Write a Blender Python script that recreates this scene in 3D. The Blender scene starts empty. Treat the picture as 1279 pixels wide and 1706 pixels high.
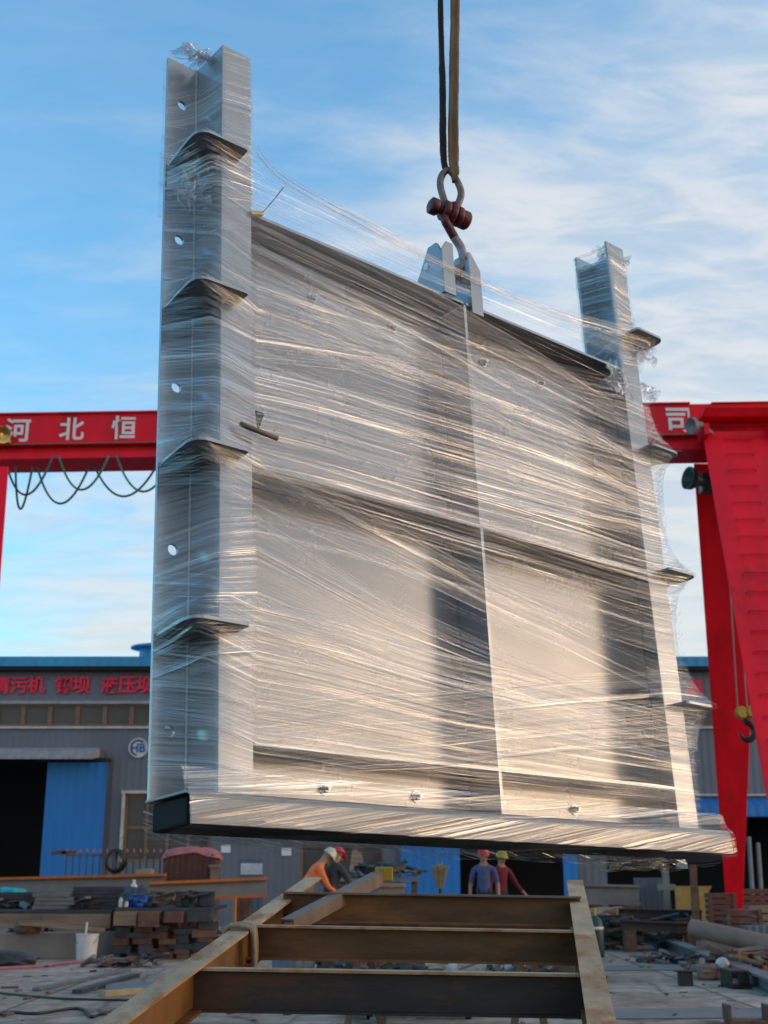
import bpy, bmesh, math, random
from mathutils import Vector, Matrix, noise
rnd = random.Random(7)
scn = bpy.context.scene
COL = scn.collection

# ---------------------------------------------------------------- camera
CAMZ, PITCH, FPX = 1.4, 0.2832, 2061.46
cd = bpy.data.cameras.new("camera"); cam = bpy.data.objects.new("camera", cd); COL.objects.link(cam)
cam.location = (0, 0, CAMZ); cam.rotation_euler = (math.pi / 2 + PITCH, 0, 0)
cd.sensor_fit = 'HORIZONTAL'; cd.sensor_width = 36; cd.lens = FPX / 1279 * 36
cd.clip_start = 0.1; cd.clip_end = 3000
cd.dof.use_dof = True; cd.dof.focus_distance = 6.2; cd.dof.aperture_fstop = 4.5
scn.camera = cam

# ---------------------------------------------------------------- world, sun, exposure
SUN_AZ, SUN_EL = math.radians(94), math.radians(7)      # azimuth clockwise from the view axis (+Y)
w = bpy.data.worlds.new("World"); scn.world = w; w.use_nodes = True
nt = w.node_tree; N = nt.nodes; Lk = nt.links; N.clear()
def wn(t, **k):
    n = N.new(t)
    for a, b in k.items(): setattr(n, a, b)
    return n
def wmath(op, a, b=None):
    n = wn('ShaderNodeMath', operation=op)
    for i, v in enumerate((a, b)):
        if v is None: continue
        if isinstance(v, (int, float)): n.inputs[i].default_value = v
        else: Lk.new(v, n.inputs[i])
    return n.outputs[0]
sky = wn('ShaderNodeTexSky', sky_type='NISHITA', sun_disc=False, sun_elevation=SUN_EL, sun_rotation=SUN_AZ)
sky.air_density = 1.0; sky.dust_density = 1.0; sky.ozone_density = 2.0
tc = wn('ShaderNodeTexCoord'); sep = wn('ShaderNodeSeparateXYZ'); Lk.new(tc.outputs['Generated'], sep.inputs[0])
zz = wmath('MAXIMUM', sep.outputs[2], 0.0)
den = wmath('ADD', zz, 0.16)
px_ = wmath('DIVIDE', sep.outputs[0], den); py_ = wmath('DIVIDE', sep.outputs[1], den)
cmb = wn('ShaderNodeCombineXYZ'); Lk.new(px_, cmb.inputs[0]); Lk.new(py_, cmb.inputs[1])
mp = wn('ShaderNodeMapping'); mp.inputs['Rotation'].default_value = (0, 0, math.radians(-32)); mp.inputs['Scale'].default_value = (0.75, 1.9, 1); mp.inputs['Location'].default_value = (3.1, 0.4, 0)
Lk.new(cmb.outputs[0], mp.inputs[0])
n1 = wn('ShaderNodeTexNoise'); n1.inputs['Scale'].default_value = 2.6; n1.inputs['Detail'].default_value = 10; n1.inputs['Roughness'].default_value = .62; n1.inputs['Distortion'].default_value = .35
Lk.new(mp.outputs[0], n1.inputs['Vector'])
n2 = wn('ShaderNodeTexNoise'); n2.inputs['Scale'].default_value = .55; n2.inputs['Detail'].default_value = 3
Lk.new(cmb.outputs[0], n2.inputs['Vector'])
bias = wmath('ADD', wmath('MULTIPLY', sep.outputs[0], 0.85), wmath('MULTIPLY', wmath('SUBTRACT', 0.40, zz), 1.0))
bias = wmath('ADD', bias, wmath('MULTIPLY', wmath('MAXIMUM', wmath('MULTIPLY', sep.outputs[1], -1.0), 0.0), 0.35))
m = wmath('ADD', wmath('ADD', wmath('MULTIPLY', n1.outputs[0], 1.05), wmath('MULTIPLY', n2.outputs[0], 0.35)), bias)
cr = wn('ShaderNodeMapRange', interpolation_type='SMOOTHSTEP'); cr.inputs[1].default_value = .35; cr.inputs[2].default_value = .93; cr.inputs[3].default_value = 0.11; cr.inputs[4].default_value = .92
Lk.new(m, cr.inputs[0])
# cloud colour: neutral white aloft, cream towards the horizon
hr = wn('ShaderNodeMapRange'); hr.inputs[1].default_value = 0.0; hr.inputs[2].default_value = .45
Lk.new(zz, hr.inputs[0])
cc = wn('ShaderNodeMix', data_type='RGBA'); Lk.new(hr.outputs[0], cc.inputs[0])
cc.inputs[6].default_value = (2.75, 2.72, 2.6, 1)
n3 = wn('ShaderNodeTexNoise'); n3.inputs['Scale'].default_value = 7.5; n3.inputs['Detail'].default_value = 8; n3.inputs['Roughness'].default_value = .6; n3.inputs['Distortion'].default_value = .5
Lk.new(mp.outputs[0], n3.inputs['Vector'])
n3r = wn('ShaderNodeMapRange', interpolation_type='SMOOTHSTEP'); n3r.inputs[1].default_value = .36; n3r.inputs[2].default_value = .62; Lk.new(n3.outputs[0], n3r.inputs[0])
cup = wn('ShaderNodeMix', data_type='RGBA'); Lk.new(n3r.outputs[0], cup.inputs[0]); cup.inputs[6].default_value = (1.75, 2.15, 2.6, 1); cup.inputs[7].default_value = (2.6, 2.68, 2.78, 1)
Lk.new(cup.outputs[2], cc.inputs[7])
# clear-sky tone
gm = wn('ShaderNodeMix', data_type='RGBA', blend_type='MULTIPLY'); gm.inputs[0].default_value = 1
Lk.new(sky.outputs[0], gm.inputs[6]); gm.inputs[7].default_value = (.87, 1.55, 1.76, 1)
# sunset glow low over the horizon on the sun's side
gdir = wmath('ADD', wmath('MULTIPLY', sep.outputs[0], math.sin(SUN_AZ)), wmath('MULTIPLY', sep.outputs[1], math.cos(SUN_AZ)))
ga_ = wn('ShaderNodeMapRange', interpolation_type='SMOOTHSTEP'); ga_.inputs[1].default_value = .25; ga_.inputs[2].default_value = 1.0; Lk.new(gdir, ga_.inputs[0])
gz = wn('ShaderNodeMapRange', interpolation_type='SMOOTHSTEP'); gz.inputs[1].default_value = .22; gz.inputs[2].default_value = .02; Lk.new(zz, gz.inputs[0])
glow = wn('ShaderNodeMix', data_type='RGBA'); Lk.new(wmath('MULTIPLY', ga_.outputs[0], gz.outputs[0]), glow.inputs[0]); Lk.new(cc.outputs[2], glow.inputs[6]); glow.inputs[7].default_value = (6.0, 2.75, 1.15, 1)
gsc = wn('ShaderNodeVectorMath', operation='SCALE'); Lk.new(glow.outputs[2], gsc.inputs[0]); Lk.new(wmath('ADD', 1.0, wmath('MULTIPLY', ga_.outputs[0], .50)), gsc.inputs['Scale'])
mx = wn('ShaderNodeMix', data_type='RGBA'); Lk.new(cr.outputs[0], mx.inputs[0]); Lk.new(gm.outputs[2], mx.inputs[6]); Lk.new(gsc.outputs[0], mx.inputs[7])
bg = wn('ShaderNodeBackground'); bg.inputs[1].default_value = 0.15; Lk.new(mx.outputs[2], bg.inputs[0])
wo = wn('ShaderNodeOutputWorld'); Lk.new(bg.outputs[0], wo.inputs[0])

sd = bpy.data.lights.new("sun", 'SUN'); sd.energy = 0.5; sd.angle = math.radians(26); sd.color = (1, .64, .38)
so = bpy.data.objects.new("sun", sd); COL.objects.link(so)
sv = Vector((math.sin(SUN_AZ) * math.cos(SUN_EL), math.cos(SUN_AZ) * math.cos(SUN_EL), math.sin(SUN_EL)))
so.rotation_euler = sv.to_track_quat('Z', 'Y').to_euler(); so.location = (20, -20, 20)
vs = scn.view_settings; vs.view_transform = 'Standard'; vs.look = 'None'; vs.exposure = 1.0; vs.gamma = 1
scn.cycles.max_bounces = 10; scn.cycles.transparent_max_bounces = 24; scn.cycles.diffuse_bounces = 3; scn.cycles.glossy_bounces = 4
scn.cycles.caustics_reflective = False; scn.cycles.caustics_refractive = False
scn.cycles.use_denoising = True

# ---------------------------------------------------------------- where a thing stands (from a sight line and a real distance)
CP, SP = math.cos(PITCH), math.sin(PITCH)
def ray(x, y):
    a, b = (x - 639.5) / FPX, -(y - 853) / FPX
    return Vector((a, CP - b * SP, SP + b * CP))
def PY(x, y, Y): r = ray(x, y); return Vector((0, 0, CAMZ)) + r * (Y / r.y)
def PZ(x, y, z=0.0): r = ray(x, y); return Vector((0, 0, CAMZ)) + r * ((z - CAMZ) / r.z)
def PD(x, y, d): return Vector((0, 0, CAMZ)) + ray(x, y) * d

# ---------------------------------------------------------------- materials
def mat(name, col, rough=.6, metal=0., var=.25, scale=6., rust=None, rust_amt=.0, bump=.15, bscale=40., spec=.5, stretch=(1, 1, 1), col2=None, coat=0.):
    m = bpy.data.materials.new(name); m.use_nodes = True
    t = m.node_tree; b = t.nodes['Principled BSDF']; L = t.links
    b.inputs['Roughness'].default_value = rough; b.inputs['Metallic'].default_value = metal
    b.inputs['Specular IOR Level'].default_value = spec; b.inputs['Coat Weight'].default_value = coat
    tc = t.nodes.new('ShaderNodeTexCoord'); mp = t.nodes.new('ShaderNodeMapping'); mp.inputs['Scale'].default_value = stretch
    L.new(tc.outputs['Object'], mp.inputs[0])
    n = t.nodes.new('ShaderNodeTexNoise'); n.inputs['Scale'].default_value = scale; n.inputs['Detail'].default_value = 8; n.inputs['Roughness'].default_value = .6
    L.new(mp.outputs[0], n.inputs['Vector'])
    r = t.nodes.new('ShaderNodeMapRange'); r.inputs[1].default_value = .3; r.inputs[2].default_value = .7
    L.new(n.outputs[0], r.inputs[0])
    mx = t.nodes.new('ShaderNodeMix'); mx.data_type = 'RGBA'; L.new(r.outputs[0], mx.inputs[0])
    c = Vector(col); c2 = Vector(col2) if col2 else c * (1 + var)
    mx.inputs[6].default_value = (*(c * (1 - var)), 1); mx.inputs[7].default_value = (*c2, 1)
    out = mx.outputs[2]
    if rust:
        n3 = t.nodes.new('ShaderNodeTexNoise'); n3.inputs['Scale'].default_value = scale * .55; n3.inputs['Detail'].default_value = 10; n3.inputs['Roughness'].default_value = .7
        L.new(mp.outputs[0], n3.inputs['Vector'])
        r3 = t.nodes.new('ShaderNodeMapRange'); r3.inputs[1].default_value = .62 - rust_amt * .4; r3.inputs[2].default_value = .72 - rust_amt * .3
        L.new(n3.outputs[0], r3.inputs[0])
        m3 = t.nodes.new('ShaderNodeMix'); m3.data_type = 'RGBA'; L.new(r3.outputs[0], m3.inputs[0]); L.new(out, m3.inputs[6]); m3.inputs[7].default_value = (*rust, 1)
        out = m3.outputs[2]
    L.new(out, b.inputs['Base Color'])
    rr = t.nodes.new('ShaderNodeMapRange'); rr.inputs[3].default_value = max(.03, rough - .12); rr.inputs[4].default_value = min(1, rough + .12)
    L.new(n.outputs[0], rr.inputs[0]); L.new(rr.outputs[0], b.inputs['Roughness'])
    if bump:
        nb = t.nodes.new('ShaderNodeTexNoise'); nb.inputs['Scale'].default_value = bscale; nb.inputs['Detail'].default_value = 5
        L.new(mp.outputs[0], nb.inputs['Vector'])
        bp = t.nodes.new('ShaderNodeBump'); bp.inputs['Strength'].default_value = bump; bp.inputs['Distance'].default_value = .01
        L.new(nb.outputs[0], bp.inputs['Height']); L.new(bp.outputs[0], b.inputs['Normal'])
    return m
def corrugated(name, col, period, depth=.5, rough=.5, var=.15):
    m = mat(name, col, rough, var=var, scale=.6, bump=0, stretch=(1, 1, .35))
    t = m.node_tree; L = t.links
    tc = t.nodes.new('ShaderNodeTexCoord'); wv = t.nodes.new('ShaderNodeTexWave'); wv.wave_type = 'BANDS'; wv.bands_direction = 'X'; wv.wave_profile = 'SIN'
    wv.inputs['Scale'].default_value = .314 / period; wv.inputs['Distortion'].default_value = 0
    L.new(tc.outputs['Object'], wv.inputs['Vector'])
    bp = t.nodes.new('ShaderNodeBump'); bp.inputs['Strength'].default_value = depth; bp.inputs['Distance'].default_value = .03
    L.new(wv.outputs[0], bp.inputs['Height']); L.new(bp.outputs[0], t.nodes['Principled BSDF'].inputs['Normal'])
    return m
M = {}
M['paint'] = mat('grey_gate_paint', (.32, .335, .35), .20, .36, var=.06, scale=3, bump=.03, bscale=90, spec=.7)
M['panel'] = mat('grey_skin_plate_paint', (.285, .29, .295), .27, .38, var=.05, scale=1.5, bump=.02, bscale=60, spec=.9)
M['lip'] = mat('matte_lip_paint', (.25, .25, .25), .42, .08, var=.06, scale=2, bump=.05, bscale=50)
M['rubber'] = mat('black_rubber', (.014, .013, .013), .75, bump=.1, spec=.2)
M['bolt'] = mat('zinc_bolt', (.45, .45, .46), .35, .9, bump=.1)
M['red'] = mat('crane_red_paint', (.80, .004, .018), .5, spec=.25, var=.2, scale=1.3, bump=.08, rust=(.24, .02, .012), rust_amt=.06, stretch=(1.6, 1.6, .35))
M['white'] = mat('white_letter_paint', (.75, .74, .74), .6, var=.06, bump=0)
M['redletter'] = mat('red_letter', (.85, .015, .07), .5, var=.05, bump=0)
M['wall'] = corrugated('grey_sheet_wall', (.135, .15, .178), .2, .35)
M['blue'] = corrugated('blue_sheet', (.008, .18, .52), .25, .45)
M['roof'] = corrugated('blue_roof_sheet', (.03, .27, .50), .3, .5)
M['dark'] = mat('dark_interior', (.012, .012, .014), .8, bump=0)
M['glass'] = mat('dusty_window_glass', (.055, .05, .045), .22, var=.4, scale=1.2, bump=0)
M['frame'] = mat('brown_window_frame', (.20, .12, .065), .6)
M['cream'] = mat('cream_trim', (.52, .5, .47), .6)
M['trim'] = mat('grey_trim', (.3, .31, .34), .6)
M['beam_dark'] = mat('mill_scale_steel', (.05, .043, .042), .55, .2, var=.4, scale=2.2, rust=(.15, .065, .025), rust_amt=.24, stretch=(.6, .6, 2.2), spec=.35)
M['beam_brown'] = mat('brown_rusted_steel', (.125, .068, .032), .6, .1, var=.45, scale=2.2, rust=(.26, .11, .03), rust_amt=.34, stretch=(.6, .6, 2.2), spec=.35)
M['flange_worn'] = mat('worn_rail_flange', (.46, .30, .17), .6, .05, var=.3, scale=5, rust=(.33, .12, .025), rust_amt=.30, spec=.3, stretch=(1, .5, 1))
M['web_olive'] = mat('ochre_rusted_web', (.20, .115, .035), .6, .05, var=.4, scale=2.5, rust=(.33, .11, .015), rust_amt=.3)
M['primer'] = mat('orange_primer', (.50, .13, .02), .6, var=.25, scale=5)
M['rustedge'] = mat('orange_rust_edge', (.24, .085, .02), .65, var=.4, scale=6)
M['angle'] = mat('dull_brown_angle_iron', (.17, .12, .09), .6, .1, var=.3)
M['greysteel'] = mat('grey_steel', (.16, .165, .165), .55, .2, var=.25, scale=2, rust=(.16, .10, .06), rust_amt=.05)
M['greybeam'] = mat('grey_beam_web', (.20, .20, .19), .6, .1, var=.2, scale=2)
M['timber'] = mat('weathered_timber', (.26, .18, .12), .8, var=.35, scale=4, stretch=(.3, 3, 3))
M['darkjunk'] = mat('dark_scrap', (.045, .05, .058), .55, .15, var=.4)
M['rustjunk'] = mat('rusty_scrap', (.14, .07, .045), .75, var=.4, rust=(.07, .03, .02), rust_amt=.25)
M['pipe'] = mat('rusty_pipe', (.24, .155, .115), .7, var=.25, scale=3, rust=(.12, .06, .04), rust_amt=.1)
M['rope'] = mat('tan_webbing', (.33, .23, .13), .85, var=.25, scale=20)
M['sling'] = mat('brown_webbing_sling', (.20, .115, .055), .85, var=.45, scale=14, stretch=(1, 1, .25), bump=.5, bscale=120)
M['slingdark'] = mat('dark_grimy_sling', (.035, .024, .02), .9, var=.4, scale=14, stretch=(1, 1, .25), bump=.5, bscale=120)
M['shackle'] = mat('worn_shackle_steel', (.17, .14, .125), .5, .5, var=.4, scale=14, rust=(.12, .03, .025), rust_amt=.2, bump=.3, bscale=60)
M['shackle2'] = mat('flaking_shackle_steel', (.27, .25, .25), .5, .4, var=.45, scale=18, rust=(.10, .012, .012), rust_amt=.18, bump=.3, bscale=60)
M['shacklered'] = mat('maroon_shackle_paint', (.10, .010, .012), .45, .0, var=.45, scale=18, bump=.3, bscale=60)
M['green'] = mat('green_cable', (.01, .17, .11), .5, bump=0)
M['greend'] = mat('dark_green_cable', (.02, .085, .065), .5, bump=0)
M['tealdark'] = mat('dark_teal_enamel', (.015, .05, .05), .5)
M['lampgrey'] = mat('lamp_grey', (.18, .17, .17), .5)
M['yellow'] = mat('hook_yellow', (.42, .25, .02), .55, var=.4, scale=9, rust=(.05, .02, .01), rust_amt=.2)
M['black'] = mat('black_enamel', (.012, .012, .014), .45)
M['blackhose'] = mat('black_hose', (.015, .015, .016), .5)
M['pink'] = mat('pink_hose', (.38, .14, .15), .6)
M['bucket'] = mat('white_plastic', (.62, .62, .60), .5, var=.1)
M['cyan'] = mat('cyan_cloth', (.02, .38, .42), .8)
M['bluecloth'] = mat('blue_plastic', (.01, .07, .36), .5)
M['palered'] = mat('pink_tarp', (.42, .14, .13), .7)
M['brownbox'] = mat('brown_crate', (.13, .055, .04), .75)
M['skin'] = mat('skin', (.36, .19, .12), .55, var=.08, bump=0)
M['orange_sh'] = mat('orange_shirt', (.85, .19, .05), .85, bump=.1)
M['dark_sh'] = mat('charcoal_jacket', (.04, .045, .05), .85)
M['blue_sh'] = mat('slate_blue_shirt', (.07, .09, .20), .85)
M['maroon_sh'] = mat('maroon_shirt', (.16, .012, .03), .85)
M['trousers'] = mat('navy_trousers', (.025, .03, .045), .85)
M['boots'] = mat('black_boots', (.015, .014, .013), .6)
M['helm_red'] = mat('red_helmet', (.62, .012, .035), .35, bump=0, var=.05)
M['helm_white'] = mat('cream_helmet', (.60, .60, .46), .4, bump=0, var=.05)
M['helm_yel'] = mat('yellow_helmet', (.52, .40, .05), .4, bump=0, var=.05)
M['ochre'] = mat('ochre_plate', (.36, .22, .06), .7)
M['slate'] = corrugated('slate_sheet', (.10, .125, .16), .12, .5)
M['sack'] = mat('tan_sack', (.36, .27, .15), .85, var=.2)
M['brass'] = mat('brass_fitting', (.40, .28, .09), .35, .8)
M['wire'] = mat('thin_steel_wire', (.10, .10, .11), .45, .7, bump=0)
M['logoblue'] = mat('logo_blue', (.02, .13, .32), .5, bump=0)
M['logoring'] = mat('logo_ring_grey', (.50, .52, .58), .5, bump=0)
M['logodark'] = mat('logo_navy', (.02, .03, .09), .5, bump=0)

# ---------------------------------------------------------------- mesh builder
INV = {}
def tag(o, label=None, cat=None, group=None, kind=None):
    if label: o['label'] = label
    if cat: o['category'] = cat
    if group: o['group'] = group
    if kind: o['kind'] = kind
    return o
def thing(name, label, cat, loc=(0, 0, 0), group=None, mtx=None):
    o = bpy.data.objects.new(name, None); COL.objects.link(o); o.empty_display_size = .2
    m = mtx if mtx is not None else Matrix.Translation(Vector(loc))
    o.matrix_world = m; INV[o.name] = m.inverted()
    return tag(o, label, cat, group)
class MB:
    def __init__(s): s.v = []; s.f = []; s.uv = None; s.mi = []
    def add(s, vs, fs, mi=0):
        k = len(s.v); s.v += [Vector(a) for a in vs]; s.f += [tuple(i + k for i in f) for f in fs]; s.mi += [mi] * len(fs); return s
    def box(s, c, sz, rot=None, mi=0):
        c = Vector(c); h = Vector(sz) / 2
        vs = [Vector((x * h.x, y * h.y, z * h.z)) for x in (-1, 1) for y in (-1, 1) for z in (-1, 1)]
        if rot is not None: vs = [rot @ a for a in vs]
        return s.add([c + a for a in vs], [(0, 1, 3, 2), (4, 6, 7, 5), (0, 4, 5, 1), (2, 3, 7, 6), (0, 2, 6, 4), (1, 5, 7, 3)], mi)
    def hexa(s, p, mi=0):     # 4 lower corners then 4 upper corners
        return s.add(p, [(0, 3, 2, 1), (4, 5, 6, 7), (0, 1, 5, 4), (1, 2, 6, 5), (2, 3, 7, 6), (3, 0, 4, 7)], mi)
    def prism(s, poly, ext, mi=0):   # poly: list of 3D points, ext: vector
        n = len(poly); ext = Vector(ext); poly = [Vector(a) for a in poly]
        fs = [tuple(range(n - 1, -1, -1)), tuple(range(n, 2 * n))] + [(i, (i + 1) % n, n + (i + 1) % n, n + i) for i in range(n)]
        return s.add(poly + [a + ext for a in poly], fs, mi)
    def bar(s, a, b, wd, h, up=(0, 0, 1), mi=0):
        a = Vector(a); b = Vector(b); d = (b - a).normalized(); x = d.cross(Vector(up)).normalized(); u = x.cross(d)
        pr = [a + x * sx * wd / 2 + u * su * h / 2 for sx, su in ((-1, -1), (1, -1), (1, 1), (-1, 1))]
        return s.prism(pr, b - a, mi)
    def profile(s, a, b, pts, up=(0, 0, 1), mi=0):   # pts (x sideways, u up)
        a = Vector(a); b = Vector(b); d = (b - a).normalized(); x = d.cross(Vector(up)).normalized(); u = x.cross(d)
        return s.prism([a + x * p + u * q for p, q in pts], b - a, mi)
    def ibeam(s, a, b, h, bw, tw=.01, tf=.014, up=(0, 0, 1), mi=(0, 0, 0)):   # a, b at top centre
        def rect(x0, x1, u0, u1): return [(x0, u0), (x1, u0), (x1, u1), (x0, u1)]
        s.profile(a, b, rect(-bw / 2, bw / 2, -tf, 0), up, mi[0])
        s.profile(a, b, rect(-tw / 2, tw / 2, -h + tf, -tf), up, mi[1])
        s.profile(a, b, rect(-bw / 2, bw / 2, -h, -h + tf), up, mi[2])
        return s
    def tube(s, path, r, seg=10, closed=False, mi=0, flat=1.0):
        path = [Vector(p) for p in path]; n = len(path); rr = r if isinstance(r, (list, tuple)) else [r] * n
        rings = []; prev = None
        for i, p in enumerate(path):
            if closed: t = path[(i + 1) % n] - path[i - 1]
            else: t = path[min(i + 1, n - 1)] - path[max(i - 1, 0)]
            t.normalize()
            if prev is None:
                a = Vector((0, 0, 1)) if abs(t.z) < .9 else Vector((1, 0, 0)); x = t.cross(a).normalized()
            else: x = (prev - t * prev.dot(t)).normalized()
            prev = x; y = t.cross(x)
            rings.append([p + (x * math.cos(2 * math.pi * k / seg) + y * flat * math.sin(2 * math.pi * k / seg)) * rr[i] for k in range(seg)])
        vs = [v for r_ in rings for v in r_]; fs = []
        m = n if closed else n - 1
        for i in range(m):
            j = (i + 1) % n
            for k in range(seg): fs.append((i * seg + k, i * seg + (k + 1) % seg, j * seg + (k + 1) % seg, j * seg + k))
        if not closed: fs += [tuple(range(seg - 1, -1, -1)), tuple(range((n - 1) * seg, n * seg))]
        return s.add(vs, fs, mi)
    def cyl(s, a, b, r, seg=20, r2=None, mi=0): return s.tube([a, b], [r, r if r2 is None else r2], seg, mi=mi)
    def lathe(s, c, prof, seg=24, axis=None, mi=0):   # prof [(r,z)]
        c = Vector(c); q = (axis or Vector((0, 0, 1))).to_track_quat('Z', 'Y')
        vs = [c + q @ Vector((r * math.cos(2 * math.pi * k / seg), r * math.sin(2 * math.pi * k / seg), z)) for r, z in prof for k in range(seg)]
        fs = [(i * seg + k, i * seg + (k + 1) % seg, (i + 1) * seg + (k + 1) % seg, (i + 1) * seg + k) for i in range(len(prof) - 1) for k in range(seg)]
        fs += [tuple(range(seg - 1, -1, -1)), tuple(range((len(prof) - 1) * seg, len(prof) * seg))]
        return s.add(vs, fs, mi)
    def build(s, name, m, parent=None, local=False, smooth=False, bevel=0, fix=True):
        vs = s.v
        root = parent
        while root is not None and root.parent is not None: root = root.parent
        if root is not None and not local and root.name in INV: vs = [INV[root.name] @ v for v in vs]
        loc = Vector((0, 0, 0))
        if parent is None and not local:
            xs = [v.x for v in vs]; ys = [v.y for v in vs]; zs = [v.z for v in vs]
            loc = Vector(((min(xs) + max(xs)) / 2, (min(ys) + max(ys)) / 2, min(zs))); vs = [v - loc for v in vs]
        me = bpy.data.meshes.new(name); me.from_pydata([tuple(v) for v in vs], [], s.f)
        for mm in (m if isinstance(m, (list, tuple)) else [m]): me.materials.append(mm)
        me.polygons.foreach_set('material_index', s.mi)
        if fix:
            bm = bmesh.new(); bm.from_mesh(me); bmesh.ops.recalc_face_normals(bm, faces=bm.faces); bm.to_mesh(me); bm.free()
        if smooth: me.polygons.foreach_set('use_smooth', [True] * len(me.polygons))
        o = bpy.data.objects.new(name, me); COL.objects.link(o); o.location = loc
        if parent is not None: o.parent = parent
        if bevel:
            b = o.modifiers.new('bevel', 'BEVEL'); b.width = bevel; b.segments = 2; b.limit_method = 'ANGLE'; b.angle_limit = .6
        return o
def copy_tree(o, parent=None):
    c = o.copy(); COL.objects.link(c)
    if parent is not None: c.parent = parent
    for ch in list(o.children): copy_tree(ch, c)
    return c
def arc(c, r, a0, a1, n, ax, ay): return [Vector(c) + Vector(ax) * r * math.cos(a0 + (a1 - a0) * i / n) + Vector(ay) * r * math.sin(a0 + (a1 - a0) * i / n) for i in range(n + 1)]
def letters(name, txt, m, parent, centre, size, ext=.02, off=.0, sx=1.0):
    cu = bpy.data.curves.new('txt', 'FONT'); cu.body = txt; cu.size = 1; cu.extrude = ext / size; cu.offset = off; cu.align_x = 'CENTER'; cu.align_y = 'CENTER'; cu.resolution_u = 3
    to = bpy.data.objects.new('txt', cu); COL.objects.link(to)
    bpy.context.view_layer.update()
    me = bpy.data.meshes.new_from_object(to.evaluated_get(bpy.context.evaluated_depsgraph_get()))
    bpy.data.objects.remove(to); bpy.data.curves.remove(cu)
    xs = [v.co.x for v in me.vertices]; ys = [v.co.y for v in me.vertices]
    if not xs: return None
    hx, hy = (min(xs) + max(xs)) / 2, (min(ys) + max(ys)) / 2; k = size / (max(ys) - min(ys))
    inv = INV[parent.name]
    for v in me.vertices: v.co = inv @ (Vector(centre) + Vector(((v.co.x - hx) * k * sx, -v.co.z * size, (v.co.y - hy) * k)))
    me.materials.clear(); me.materials.append(m)
    o = bpy.data.objects.new(name, me); COL.objects.link(o); o.parent = parent
    return o

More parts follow.
